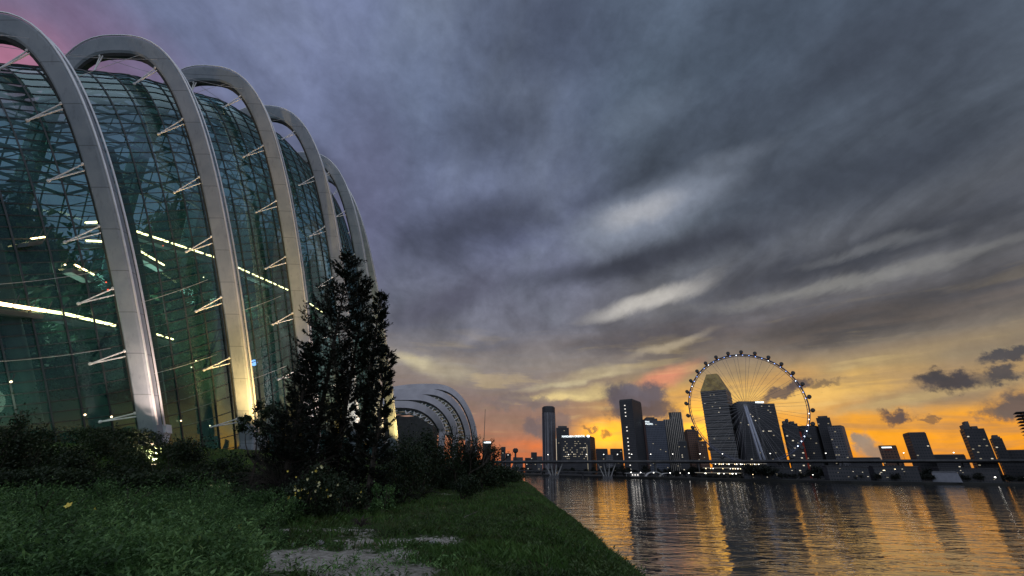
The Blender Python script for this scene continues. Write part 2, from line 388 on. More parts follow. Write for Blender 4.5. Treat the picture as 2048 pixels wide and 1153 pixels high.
MT['greyleaf'] = leafmat('grey_leaf', (.03, .032, .042), (.05, .052, .065), (.08, .085, .1), 0.9, 0.15)
MT['inleaf'] = leafmat('indoor_leaf', (.012, .03, .016), (.025, .06, .03), (.05, .11, .05), 0.3, 0.25)
MT['farleaf'] = leafmat('far_leaf', (.008, .011, .008), (.014, .018, .012), (.022, .028, .018), 0.15, 0.1)
MT['yellow'] = noisy('yellow_petal', (.72, .52, .05), (.82, .66, .12), 9, 0.5)
MT['white_petal'] = noisy('white_petal', (.70, .62, .22), (.78, .74, .45), 9, 0.5)
MT['lamp'] = emitter('lamp_white', (1.0, .95, .86), 5.0)
MT['lampwarm'] = emitter('lamp_warm', (1.0, .78, .45), 4.0)
MT['strip'] = emitter('strip_warm', (1.0, .72, .34), 7.0)
MT['blue'] = emitter('lamp_blue', (.25, .42, 1.0), 3.0)
MT['bluewhite'] = emitter('lamp_bluewhite', (.7, .82, 1.0), 5.0)
MT['red'] = emitter('lamp_red', (1.0, .12, .06), 2.0)
MT['redpanel'] = emitter('red_panel', (1.0, .16, .12), 0.07)
MT['sign'] = emitter('sign_white', (.86, .96, 1.0), 2.2)
MT['winlit'] = emitter('window_lit', (1.0, .88, .68), .75)
MT['windim'] = emitter('window_dim', (1.0, .86, .62), 0.30)
MT['winstrip'] = emitter('window_strip', (1.0, .93, .85), 1.3)
MT['fixture'] = noisy('fixture', (.03, .03, .03), (.05, .05, .05), 2, 0.5)

def glass_material():
    m, nt = material('conservatory_glass')
    tr = nt.n('ShaderNodeBsdfTransparent'); tr.inputs[0].default_value = (.58, .80, .78, 1)
    gl = nt.n('ShaderNodeBsdfGlossy'); gl.inputs[0].default_value = (.72, .92, .92, 1); gl.inputs['Roughness'].default_value = 0.03
    tc = nt.n('ShaderNodeTexCoord').outputs['Object']
    gl_n = bump(nt, nt.noise(tc, 0.25, 2), 0.06, 0.4); nt.l(gl_n, gl.inputs['Normal'])
    fr = nt.n('ShaderNodeFresnel'); fr.inputs[0].default_value = 1.45
    f = nt.math('ADD', nt.math('MULTIPLY', fr.outputs[0], 0.22), 0.035, clamp=True)
    mx = nt.n('ShaderNodeMixShader'); nt.l(f, mx.inputs[0]); nt.l(gl.outputs[0], mx.inputs[2])
    # teal diffuse veil put into the pane colour to brighten the dark interior
    df = nt.n('ShaderNodeBsdfDiffuse'); pn = nt.noise(tc, .12, 3)
    nt.l(nt.mix(pn, (.08, .27, .27, 1), (.13, .40, .40, 1)), df.inputs[0])
    m0 = nt.n('ShaderNodeMixShader'); m0.inputs[0].default_value = .12
    nt.l(tr.outputs[0], m0.inputs[1]); nt.l(df.outputs[0], m0.inputs[2]); nt.l(m0.outputs[0], mx.inputs[1])
    o = nt.n('ShaderNodeOutputMaterial'); nt.l(mx.outputs[0], o.inputs[0])
    return m
MT['glass'] = glass_material()

# ------------------------------------------------------------------ terrain
def sstep(a, b, x):
    t = np.clip((np.asarray(x, float) - a) / (b - a), 0, 1); return t * t * (3 - 2 * t)
def shore_x(y): return np.interp(y, [-60, 0, 36, 45, 75, 110, 172, 300, 420, 470], [9.0, 9.2, 9.3, 9.5, 10.0, 9.4, 6.4, -1.0, -14.0, -90.0])
def wob(x, y):
    return (np.sin(x * .7 + 1.3 * np.sin(y * .31)) * np.cos(y * .53 + .8 * np.sin(x * .4)) * .5 + .5 * np.sin(x * 1.9 + y * 1.1) * np.sin(y * 1.7 - x * .6))
def ground_z(x, y):
    x = np.asarray(x, float); y = np.asarray(y, float)
    xs = shore_x(y); crest = xs - 8.4
    top = 5.4 + .13 * wob(x, y) + .07 * wob(x * 2.4 + 1, y * 2.2) + .25 * sstep(20, 60, y)
    xe = np.interp(y, [0, 22, 40, 70, 140], [-30, -28, -21, -15, -12])
    top = top + 3.0 * (1 - sstep(xe - 7, xe, x)) 
    k = np.clip((x - crest) / (xs - crest), 0, 3)
    # rounded crest then an even slope down to the water
    drop = np.where(k < .25, 2.0 * k * k, k - .125) * 1.143
    return top * (1 - np.minimum(drop, 1.0)) - 3.0 * np.clip(k - 1, 0, 1) + .13 * wob(x * 1.6, y * 1.3) * np.clip(k * 4, 0, 1) * (k < 1)
def build_ground():
    xs = np.unique(np.concatenate([np.linspace(-900, -140, 20), np.linspace(-140, -30, 45), np.linspace(-30, -9, 64), np.linspace(-9, 12, 120), np.linspace(12, 22, 12)]))
    ys = np.unique(np.concatenate([np.linspace(-60, 5, 30), np.linspace(5, 30, 130), np.linspace(30, 80, 110), np.linspace(80, 200, 80), np.linspace(200, 470, 60)]))
    X, Y = np.meshgrid(xs, ys); Z = ground_z(X, Y)
    nx, ny = len(xs), len(ys)
    idx = np.arange(nx * ny).reshape(ny, nx)
    f = np.stack([idx[:-1, :-1], idx[:-1, 1:], idx[1:, 1:], idx[1:, :-1]], -1).reshape(-1, 4)
    me = bpy.data.meshes.new('ground'); me.from_pydata(np.stack([X, Y, Z], -1).reshape(-1, 3).tolist(), [], f.tolist()); me.update()
    me.polygons.foreach_set('use_smooth', [True] * len(me.polygons))
    m, nt = material('bank_ground')
    tc = nt.n('ShaderNodeTexCoord').outputs['Object']
    n = nt.noise(tc, 0.8, 6, 0.65); n2 = nt.noise(tc, 7.0, 6, 0.7); n3 = nt.noise(tc, 0.25, 4, 0.6)
    green = nt.ramp(nt.math('ADD', nt.math('MULTIPLY', n, .6), nt.math('MULTIPLY', n2, .4)), [(.36, (.012, .02, .006, 1)), (.5, (.028, .055, .012, 1)), (.65, (.05, .095, .02, 1))])
    soil = nt.ramp(n2, [(.32, (.12, .108, .085, 1)), (.52, (.32, .30, .26, 1)), (.70, (.52, .50, .46, 1))])
    warp = nt.vmath('SCALE', nt.vmath('SUBTRACT', nt.noise(tc, 1.4, 8, 0.78, out='Color'), (.5, .5, .5)), scale=4.6)
    tw = nt.vmath('ADD', tc, warp)
    mask = 0.0
    for (cx, cy, rx, ry, rot) in DIRT:
        q = nt.mapping(tw, (cx, cy, 0), (0, 0, math.radians(rot)), (rx, ry, 1000), 'TEXTURE')
        mask = nt.math('MAXIMUM', mask, nt.rng(nt.vmath('LENGTH', q), 1.0, .72))
    col = nt.mix(mask, green, soil)
    col = nt.mix(nt.math('MULTIPLY', nt.rng(n3, .5, .7), .35), col, (.07, .06, .03, 1))
    principled(nt, col, 0.95, 0, bump(nt, n2, 0.6, 0.06), spec=0.15)
    o = link('ground', me, m); struct(o)
def _d(px, py, rx, ry, rot=0):
    q = at_z(px, py, 5.42); return (q[0], q[1], rx, ry, rot)
DIRT = [_d(660, 1118, 2.0, 1.5, 10), _d(720, 1150, 1.6, 1.0), _d(800, 1080, 1.7, .9, 15), _d(640, 1066, 1.6, .5), _d(900, 990, 1.5, .5), _d(40, 1003, 4.0, 1.2, -20)]
build_ground()

def build_water():
    me = bpy.data.meshes.new('water')
    me.from_pydata([(-3000, -200, 0), (6000, -200, 0), (6000, 9000, 0), (-3000, 9000, 0)], [], [(0, 1, 2, 3)]); me.update()
    m, nt = material('water')
    tc = nt.n('ShaderNodeTexCoord').outputs['Object']
    a = nt.noise(nt.mapping(tc, rot=(0, 0, .10), scale=(.5, 1.0, 1)), 0.36, 3, 0.52, 0.6)
    b = nt.noise(nt.mapping(tc, rot=(0, 0, -.22), scale=(.55, 1.0, 1)), 0.95, 3, 0.55, 0.5)
    c = nt.noise(nt.mapping(tc, rot=(0, 0, .5)), 0.05, 3, 0.5)
    h = nt.math('ADD', nt.math('MULTIPLY', a, 1.0), nt.math('MULTIPLY', b, .30))
    h = nt.math('MULTIPLY', h, nt.rng(c, .3, .7, .6, 1.15))
    p = principled(nt, (.006, .010, .012, 1), 0.03, 0, bump(nt, h, 1.0, 0.17))
    p.inputs['IOR'].default_value = 2.1
    struct(link('water', me, m))
build_water()

# ------------------------------------------------------------------ the big glass conservatory
RB = np.array([(-29.94, 37.64, -0.9995, 0.0306, 0.0306, 0.9995, 13.65, 31.46, -0.4618),
               (-27.46, 47.58, -0.9998, 0.0178, 0.0178, 0.9998, 14.56, 39.28, -0.4258),
               (-25.54, 58.78, -0.9991, -0.0421, -0.0421, 0.9991, 14.36, 44.23, -0.4411),
               (-24.38, 71.22, -0.9986, -0.0527, -0.0527, 0.9986, 15.38, 49.02, -0.4273),
               (-24.13, 84.83, -0.9999, -0.0115, -0.0115, 0.9999, 16.41, 53.29, -0.3736),
               (-24.98, 99.53, -0.9990, 0.0456, 0.0456, 0.9990, 17.47, 57.66, -0.4376)])
_p = 2 * RB[0] - RB[1]; _p[6] = 13.0; _p[7] = 25.0
RBX = np.vstack([_p, RB])
BASE_Z = 8.75
GLASS_IN = -2.7
def rib_curve(s, t, k=0.0, ax=0.0):
    """point on the leaning arch number s at parameter t, k outwards in its plane, ax along the hall"""
    s = np.asarray(s, float); t = np.asarray(t, float)
    s, t = np.broadcast_arrays(s, t)
    q = s + 1
    cols = []
    for j in range(9):
        c = np.interp(q, np.arange(7), RBX[:, j])
        c = np.where(q < 0, RBX[0, j] + q * (RBX[1, j] - RBX[0, j]) * (0.4 if j in (6, 7) else 1), c)
        cols.append(c)
    x, y, dx, dy, nx, ny, A, H, lean = cols
    def uw(t):
        c = np.cos(t); w = np.sin(np.clip(t, 0, PI))
        return A * (1 - np.sign(c) * np.abs(c) ** .7127), H * np.abs(w) ** 1.922
    U, W = uw(t); e = 2e-3
    U1, W1 = uw(np.clip(t + e, 0, PI)); U0, W0 = uw(np.clip(t - e, 0, PI))
    du = U1 - U0; dw = W1 - W0; l = np.hypot(du, dw) + 1e-12
    U = U - dw / l * k; W = W + du / l * k
    return np.stack([x + dx * U + nx * (lean * W + ax), y + dy * U + ny * (lean * W + ax), BASE_Z + W], -1)
# even spacing along the arch
_t = np.linspace(0.02, PI - 0.02, 2000); _c = rib_curve(2.0, _t)
_arc = np.concatenate([[0], np.cumsum(np.linalg.norm(np.diff(_c, axis=0), axis=1))])
def t_even(n, a0=0.0, a1=1.0): return np.interp(np.linspace(a0, a1, n) * _arc[-1], _arc, _t)
S0, S1 = -1.3, 5.25
dome = thing('glass_conservatory', 'huge glass conservatory under leaning white arches, lit from inside, rising on the left bank', 'conservatory', (-40, 60, BASE_Z))
def dpart(mb, name, mat, parent=None, smooth=False):
    o = mb.build(name, mat, parent or dome, smooth)
    if parent is None: o.matrix_parent_inverse = Matrix.Translation((40, -60, -BASE_Z))
    return o
# skin
ss = np.linspace(S0, S1, 60); tt = t_even(80)
SS, TT = np.meshgrid(ss, tt, indexing='ij')
P = rib_curve(SS, TT, GLASS_IN)
P[:, 0, 2] = 6.0; P[:, -1, 2] = 6.0
g = MB(); g.sweep(P, closed=False, cap=False)
m_ = len(tt)
g.f.append(tuple(range(m_))); g.f.append(tuple(range((len(ss) - 1) * m_, len(ss) * m_)))
dpart(g, 'glass_skin', MT['glass'], smooth=True)
# glazing bars
g = MB()
for s in np.arange(-1.25, 5.21, 0.2):
    g.tube(rib_curve(s, t_even(70), GLASS_IN + .05), .075, 4, False)
def tshift(t0, s): return t0 + s * (.035 + .14 * np.clip(.9 - t0, 0, 2))
sl = np.linspace(S0, S1, 46)
for t0 in np.concatenate([np.arange(-.75, 0.0, .11), t_even(46, 0, .56)]):
    t = tshift(t0, sl); ok = (t > .03)
    if ok.sum() > 3: g.tube(rib_curve(sl[ok], t[ok], GLASS_IN + .03), .05, 4, False)
for t0 in t_even(26, .56, .99):
    g.tube(rib_curve(sl, np.full(46, t0), GLASS_IN + .03), .06, 4, False)
dpart(g, 'glazing_bars', MT['mullion'])
# steel lattice just under the skin
g = MB()
for lo_, hi_, step, run, rad in ((.29, .58, .40, 3.0, .15), (.60, .92, .80, 3.0, .07)):
    a_s = np.linspace(lo_, hi_, 110); t = np.interp(a_s * _arc[-1], _arc, _t)
    for sgn in (1, -1):
        for o_ in np.arange(-7, 12, step):
            s = o_ + sgn * (a_s - (lo_ + hi_) / 2) / (hi_ - lo_) * run * 2
            ok = (s > S0) & (s < S1)
            if ok.sum() > 4: g.tube(rib_curve(s[ok], t[ok], GLASS_IN - .8), rad, 4, False)
dpart(g, 'steel_lattice', MT['darksteel'])
# dark inner columns following the skin between the arches
for s in (-.42, .56, 1.56, 2.58, 3.5):
    g = MB(); g.tube(rib_curve(s, t_even(30, 0.0, .36), GLASS_IN - 1.9), np.linspace(.62, .30, 30), 8)
    dpart(g, 'inner_column', MT['column'], smooth=True)
# arches
rib_objs = []
for i in range(6):
    t = t_even(110, 0.0, 1.0); t[0] = 0.0
    hw = .42
    rings = np.stack([rib_curve(i, t, .8, -hw + .1), rib_curve(i, t, .8, hw - .1), rib_curve(i, t, .62, hw), rib_curve(i, t, -.62, hw),
                      rib_curve(i, t, -.8, hw - .12), rib_curve(i, t, -.8, -hw + .12), rib_curve(i, t, -.62, -hw), rib_curve(i, t, .62, -hw)], 1)
    rings[0, :, 2] = 7.4
    g = MB(); g.sweep(rings)
    r = dpart(g, 'arch', MT['rib']); rib_objs.append(r)
    g = MB()
    for ax in (-.34, .42):
        g.tube(rib_curve(i, t[2:], .90, ax), .085, 6)
    g.tube(rib_curve(i, t[2:], -.45, hw + .12), .07, 5)
    dpart(g, 'edge_rail', MT['trim'], r)
    g = MB()
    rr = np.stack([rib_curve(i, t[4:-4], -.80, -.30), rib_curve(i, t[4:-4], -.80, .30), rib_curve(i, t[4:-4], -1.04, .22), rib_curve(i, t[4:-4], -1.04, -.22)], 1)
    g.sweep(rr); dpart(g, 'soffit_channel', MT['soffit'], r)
    # pairs of struts from arch to skin
    for ta in t_even(8, .035, .52):
        a0 = rib_curve(i, ta, -.9, -.2); a1 = rib_curve(i, ta - .016, -.9, -.2)
        n0 = rib_curve(i - .14, ta - .030, GLASS_IN + .1); n1 = rib_curve(i + .10, ta - .06, GLASS_IN + .1)
        g = MB(); g.tube([a0, n0], .06, 6); g.tube([a1, n0], .06, 6)
        g.ball(n0, .14); g.ball(a0, .16)
        dpart(g, 'strut', MT['steel'], r)
# bracing cables between the arches
for i in range(-1, 5):
    for ta, tb, k0, k1 in ((1.38, 1.34, .2, -.5), (1.48, 1.2, -.4, -1.4), (1.62, 1.62, -.8, -1), (.60, .50, -2.2, -.9), (.40, .36, -2.3, -.8)):
        s = np.linspace(i, i + 1, 12)
        k = np.linspace(k1, k0, 12) - .25 * np.sin(np.linspace(0, PI, 12))
        g = MB(); g.tube(rib_curve(s, np.linspace(tb, ta, 12) if ta > 1 else np.linspace(ta, ta + .10, 12), k), .022 if ta > 1 else .03, 4)
        dpart(g, 'cable', MT['cable'])
# equipment boxes beside the first two arch feet
for i, sc_ in ((0, 1.0), (1, .85)):
    b = at_y(323, 868, 38.9) if i == 0 else at_y(523, 882, 48.5)
    t = thing('equipment_box', ('white' if i == 0 else 'small white') + (' equipment cabinet with a sloping cover at the foot of the nearest arch' if i == 0 else ' equipment cabinet beside the second arch, seen past the forked tree'), 'cabinet', tuple(b))
    g = MB()
    z0 = ground_z(b[0], b[1]) - b[2]
    g.prism([(-.55, -.4), (.55, -.4), (.55, .4), (-.55, .4)], -.75 * sc_, .05 * sc_, .92)
    g.build('cabinet_body', MT['boxpaint'], t)
    g = MB(); g.prism([(-.36, -.46), (.62, -.46), (.62, .42), (-.36, .42)], .06 * sc_, .75 * sc_, .62, (.1, 0)); g.build('sloping_cover', MT['boxpaint'], t)
    g = MB(); g.box((.02, -.47, .0), (.07, .05, 1.3 * sc_)); g.build('cable_duct', MT['fixture'], t)
    g = MB()
    g.box((0, 0, (z0 - .75 * sc_) / 2), (.9, .5, abs(z0 + .75 * sc_) + .05))
    g.build('stand', MT['steel'], t)

# uplights at the arch feet
for i, (pw, c, nm) in enumerate([(9000, (1.0, .70, .56), 'nearest'), (15000, (1.0, .64, .22), 'second'), (11000, (1.0, .72, .58), 'third'), (9000, (1, .8, .6), 'fourth'), (11000, (1, .74, .36), 'fifth'), (16000, (1.0, .70, .22), 'sixth')]):
    a = rib_curve(i, .05, 1.0); f0 = a + np.array([2.6, -3.6, 0]); f0[2] = ground_z(f0[0], f0[1]) + .35
    t = thing('floodlight', 'small ground floodlight shining up the %s white arch' % nm, 'floodlight', tuple(f0), 'floodlights at the arch feet')
    g = MB(); g.box((0, 0, 0), (.34, .28, .24)); g.box((0, 0, -.22), (.08, .08, .24)); g.build('housing', MT['fixture'], t)
    g = MB(); g.box((0, 0, .125), (.26, .2, .012)); g.build('lens', MT['lampwarm'], t)
    L = bpy.data.lights.new('flood', 'SPOT'); L.energy = pw * 1.5; L.color = c; L.spot_size = math.radians(74); L.spot_blend = 1.0; L.shadow_soft_size = .15
    lo = bpy.data.objects.new('flood_beam', L); COL.objects.link(lo); lo.parent = t; lo.location = (0, 0, .2)
    tgt = Vector(rib_curve(i, .50, .8)); d = tgt - Vector(f0)
    lo.rotation_euler = (-d).to_track_quat('Z', 'Y').to_euler()

# ------------------------------------------------------------------ inside the conservatory
xs = np.linspace(-75, -31.5, 40); ys = np.linspace(-5, 108, 60); X, Y = np.meshgrid(xs, ys)
edge = np.interp(Y, RBX[:, 1], RBX[:, 0]) - 3.2
Z = 8.3 + 6.0 * sstep(-1.5, -14, X - edge) + 8.0 * sstep(-14, -25, X - edge) + .8 * wob(X * .5, Y * .5)
Z = np.where(X > edge, 8.0, Z)
g = MB(); g.sweep(np.stack([X, Y, Z], -1), closed=False, cap=False)
o = g.build('indoor_ground', noisy('indoor_soil', (.012, .03, .018), (.03, .06, .03), .3, .9), smooth=True); struct(o)
def strip(name, label, pts, r, mat, cat, parent=None, group=None):
    g = MB(); g.tube(pts, r, 6); o = g.build(name, mat, parent)
    if parent is None: tag(o, label, cat, group)
    return o
def walkway(label, pix, gap=0.22, n=9, r=.10):
    """suspended walk with a row of lamp tubes under its rail; pix: (px,py,depth) corners"""
    P = np.array([at_y(a, b, c) for a, b, c in pix])
    t = thing('indoor_walkway', label, 'walkway', tuple(P[0]))
    g = MB(); Q = P - P[0]
    d = np.array([-1.1, .3, -.25])
    g.sweep(np.stack([Q + (0, 0, -.3), Q + d, Q + d + (0, 0, -.35), Q + (0, 0, -.65)], 1)); g.build('deck', MT['darksteel'], t)
    L = np.concatenate([[0], np.cumsum(np.linalg.norm(np.diff(Q, axis=0), axis=1))])
    at = lambda u: np.array([np.interp(u * L[-1], L, Q[:, j]) for j in range(3)])
    for k in range(n):
        a, b = k / n, (k + 1 - gap) / n
        strip('lamp_tube', '', [at(a), at((a + b) / 2), at(b)], r, MT['strip'], '', t)
    for k in range(n + 1):
        g = MB(); g.tube([at(k / n) + (0, 0, -.3), at(k / n) + (0, 0, .8)], .03, 4); g.build('rail_post', MT['darksteel'], t)
    return t
walkway('long lit indoor walkway sloping down behind the second and third bays of glass', [(172, 446, 34), (205, 444, 36), (250, 456, 38), (430, 515, 50), (602, 592, 66)], .2, 13, .11)
walkway('short lit indoor walkway under the long one, behind the second bay of glass', [(172, 482, 33), (250, 485, 36), (332, 533, 44)], .25, 6, .09)
walkway('bright lit indoor walkway behind the nearest bay of glass at the left edge', [(-60, 596, 24), (0, 608, 26), (130, 628, 32), (232, 652, 38)], .12, 9, .12)
walkway('small lit indoor landing with a short lamp row low behind the second bay of glass', [(310, 668, 42), (352, 681, 46)], .3, 2, .08)
walkway('far end of a lit indoor walkway seen through the conifer top', [(608, 600, 68), (650, 628, 76)], .35, 4, .10)
walkway('short lit indoor landing near the left edge, above the bright walkway', [(150, 530, 30), (192, 552, 33)], .35, 3, .07)
walkway('tiny lit indoor landing high at the left between dark tree crowns', [(62, 478, 27), (92, 474, 28)], .2, 2, .06)
for k, (px, py, D, mt, lb) in enumerate([(326, 492, 42, 'red', 'red signal lamp under the long indoor walkway'), (212, 565, 33, 'red', 'red signal lamp behind the nearest arch bay'), (216, 580, 33, 'red', 'lower red lamp glowing among indoor leaves'),
        (485, 604, 54, 'red', 'red lamp glow behind the third bay of glass'), (508, 726, 56, 'blue', 'blue glowing lantern low behind the third bay of glass'), (392, 722, 46, 'lampwarm', 'white indoor lamp beside a dark column'),
        (383, 735, 46, 'lampwarm', 'faint indoor lamp under another near a dark column'), (130, 530, 30, 'lampwarm', 'tiny white indoor lamp at the far left'), (407, 555, 46, 'lampwarm', 'small white lamp high behind the second bay'),
        (22, 764, 26, 'lampwarm', 'low indoor lamp at the left picture edge'), (170, 830, 30, 'lampwarm', 'low indoor lamp among leaves behind nearest bay'), (223, 834, 31, 'lampwarm', 'low white lamp beside the dark inner column'),
        (362, 842, 42, 'lampwarm', 'greenish indoor lamp near the floor in the second bay'), (420, 852, 46, 'lampwarm', 'indoor lamp near the floor by the second arch')]):
    p = at_y(px, py, D)
    t = thing('indoor_lamp', lb, 'lamp', tuple(p), 'lamps inside the conservatory')
    g = MB(); g.ball((0, 0, 0), .065 if mt != 'blue' else .42, 10, 8); g.build('globe', MT[mt], t)
    g = MB(); g.tube([(0, 0, .1), (0, 0, .5)], .03, 5); g.build('stem', MT['fixture'], t)
for (px, py, D, dx, e, c) in ((60, 560, 29, -4, 900, (.72, 1.0, .80)), (200, 640, 36, -4, 900, (.70, 1.0, .78)), (360, 600, 47, -4, 1500, (.66, 1.0, .78)), (430, 760, 48, -2.5, 700, (.72, 1.0, .74)), (540, 620, 66, -4, 1800, (.7, 1.0, .82)), (120, 800, 29, -2.5, 420, (.75, 1.0, .7)), (640, 640, 82, -4, 1600, (.9, 1.0, .7))):
    L = bpy.data.lights.new('hall_glow', 'POINT'); L.energy = e; L.color = c; L.shadow_soft_size = 1.6
    lo = bpy.data.objects.new('hall_fill', L); COL.objects.link(lo); lo.location = at_y(px, py, D) + (dx, 0, 0); L.energy *= .55
# the point lights above are unseen, added as greenish fill for the hall

# ------------------------------------------------------------------ the second, farther conservatory
dome2 = thing('glass_conservatory', 'smaller-looking second conservatory farther along the bank with swept pale arches, right of the conifer', 'conservatory', (-22, 165, 6))
def d2(mb, name, mat, parent=None, smooth=False):
    o = mb.build(name, mat, parent or dome2, smooth)
    if parent is None: o.matrix_parent_inverse = Matrix.Translation((22, -165, -6))
    return o
# each arch: foot pixel, crown pixel, depth, far-side run
A2 = [((884, 866), (806, 811), 150), ((911, 872), (826, 796), 162), ((936, 878), (850, 785), 176), ((950, 884), (866, 775), 190)]
def arch2(i, t, k=0.0, ax=0.0):
    i = np.asarray(i, float); t = np.asarray(t, float); i, t = np.broadcast_arrays(i, t)
    F_ = np.array([at_y(f[0], f[1], D) for f, c, D in A2]); T_ = np.array([at_y(c[0], c[1], D - 8) for f, c, D in A2])
    gi = lambda a: np.stack([np.interp(i, range(4), a[:, j]) for j in range(3)], -1)
    f, c = gi(F_), gi(T_)
    u = 1 - np.sign(np.cos(t)) * np.abs(np.cos(t)) ** .80
    far = np.clip(t - PI / 2, 0, None); 
    w = np.where(t < PI / 2, np.abs(np.sin(t)) ** 1.25, np.abs(np.sin(t)) ** .75)
    u = np.where(t < PI / 2, u, 1 + (u - 1) * 1.9)
    H = c[..., 2] - f[..., 2] 
    cx = c[..., 0] - f[..., 0]
    e = .5
    x = f[..., 0] + cx * u + k * np.cos(t) * .9; z = f[..., 2] + H * w + k * np.sin(t)
    y = f[..., 1] - 8 * w + ax
    return np.stack([x, y, z], -1)
t2 = np.linspace(-.12, PI - .25, 90)
for i in range(4):
    g = MB(); 
    tq = t2
    R_ = np.stack([arch2(i, tq, 1.3, 1.0), arch2(i, tq, 1.3, -1.0), arch2(i, tq, -.9, -.8), arch2(i, tq, -.9, .8)], 1)
    R_[0, :, 2] = 3.0
    g.sweep(R_); r = d2(g, 'arch', MT['pale'])
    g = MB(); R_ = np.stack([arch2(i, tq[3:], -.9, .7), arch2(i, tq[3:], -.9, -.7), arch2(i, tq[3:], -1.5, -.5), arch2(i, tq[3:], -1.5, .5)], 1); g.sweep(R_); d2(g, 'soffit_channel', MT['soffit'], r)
    for ta in np.linspace(.12, 1.9, 9):
        n0 = arch2(max(i - .35, 0), ta, -2.9, -2.0); g = MB()
        g.tube([arch2(i, ta - .07, -1.6), n0], .20, 5); g.tube([arch2(i, ta + .07, -1.6), n0], .20, 5)
        d2(g, 'strut', MT['steel'], r)
ii, tt2 = np.meshgrid(np.linspace(0, 3, 14), np.linspace(-.1, PI - .3, 50), indexing='ij')
g = MB(); g.sweep(arch2(ii, tt2, -3.0), closed=False, cap=False); d2(g, 'glass_skin', MT['glass'], smooth=True)
g = MB()
for q in np.linspace(0, 3, 16): g.tube(arch2(q, t2, -2.9), .13, 4, False)
for q in np.linspace(.0, 2.7, 26): g.tube(arch2(np.linspace(0, 3, 20), np.full(20, q), -2.9), .13, 4, False)
d2(g, 'glazing_bars', MT['mullion'])
g = MB()
for sgn in (1, -1):
    for q in np.linspace(-3, 6, 28):
        u = np.linspace(0, 1, 30); s_ = q + sgn * (u - .5) * 3.2; ok = (s_ > 0) & (s_ < 3)
        if ok.sum() > 3: g.tube(arch2(s_[ok], (u * 2.6)[ok], -5.8), .22, 4, False)
d2(g, 'steel_lattice', MT['darksteel'])
# dark podium and service roof under it
g = MB(); b = at_y(780, 870, 140); b2 = at_y(862, 836, 140)
g.sweep(np.array([[(b[0] - 12, 138, 3), (b[0] - 12, 150, 3), (b[0] - 12, 150, b2[2]), (b[0] - 12, 138, b2[2])], [(b2[0] - 4, 138, 3), (b2[0] - 4, 150, 3), (b2[0] - 4, 150, b2[2]), (b2[0] - 4, 138, b2[2])], [(b2[0] + 2, 139, 3), (b2[0] + 2, 148, 3), (b2[0] + 1, 148, b2[2] - 2.5), (b2[0] + 1, 139, b2[2] - 2.5)]]))
d2(g, 'podium', MT['soffit'])

# ------------------------------------------------------------------ far shore
SH = [at_y(x, 958, Y) * (1, 1, 0) for x, Y in [(1215, 640), (1300, 600), (1400, 555), (1500, 530), (1600, 500), (1700, 470), (1850, 465), (2048, 470), (2300, 480)]]
SH = [np.array([-420, 900, 0]), np.array([-60, 860, 0]), np.array([60, 820, 0]), np.array([105, 720, 0])] + SH
def far_shore():
    S_ = np.array(SH)
    back = S_.copy(); back[:, 1] += 1800; back[:, 0] *= 2.2
    rows = [S_ * (1, 1, 0) + (0, -.6, -2), S_ * (1, 1, 0) + (0, 0, 2.2), S_ * (1, 1, 0) + (.8, 2.0, 2.4), S_ * (1, 1, 0) + (2, 30, 3.2), back * (1, 1, 0) + (0, 0, 3.5)]
    g = MB(); g.sweep(np.stack(rows, 0), closed=False, cap=False)
    o = g.build('far_shore', noisy('far_ground', (.010, .011, .010), (.02, .021, .018), .05, .95)); struct(o)
far_shore()
def shore_y(x):
    S_ = np.array(SH); return np.interp(x, S_[:, 0], S_[:, 1])

# facade materials -------------------------------------------------
def facade(name, wall, glass, floor_h=3.6, bay=3.2, fh=.5, bw=.62, vertical=False, rough=.45):
    """wall with real window bands: rows and bays of darker, shinier glass"""
    m, nt = material(name)
    tc = nt.n('ShaderNodeTexCoord').outputs['Object']; sp = nt.n('ShaderNodeSeparateXYZ'); nt.l(tc, sp.inputs[0])
    fz = nt.math('FRACT', nt.math('DIVIDE', sp.outputs[2], floor_h)); fx = nt.math('FRACT', nt.math('DIVIDE', nt.math('ADD', sp.outputs[0], nt.math('MULTIPLY', sp.outputs[1], 1.0)), bay))
    a = nt.math('LESS_THAN', fz, fh); b = nt.math('LESS_THAN', fx, bw)
    k = b if vertical else nt.math('MULTIPLY', a, b)
    n = nt.noise(tc, .06, 3)
    w_ = nt.mix(nt.rng(n, .3, .7), wall + (1,), tuple(c * .75 for c in wall) + (1,))
    principled(nt, nt.mix(k, w_, glass + (1,)), nt.math('SUBTRACT', .8, nt.math('MULTIPLY', k, .32)), spec=.3)
    return m
FM = {
    'grey': facade('facade_grey', (.15, .15, .16), (.04, .045, .055)),
    'dark': facade('facade_dark', (.068, .068, .075), (.024, .03, .036), 3.4, 2.6),
    'blue': facade('facade_blue', (.13, .14, .175), (.035, .05, .07), 3.5, 3.0),
    'brown': facade('facade_brown', (.19, .11, .08), (.04, .034, .034), 3.6, 3.4),
    'band': facade('facade_band', (.20, .19, .18), (.045, .05, .055), 4.0, 40, .55, 1.1),
    'flute': facade('facade_flute', (.22, .22, .24), (.05, .05, .06), 3.6, 4.2, .5, .5, True),
}
def roofmat(): return MT['darkconcrete']
LABEL_B = 'buildings across the water'
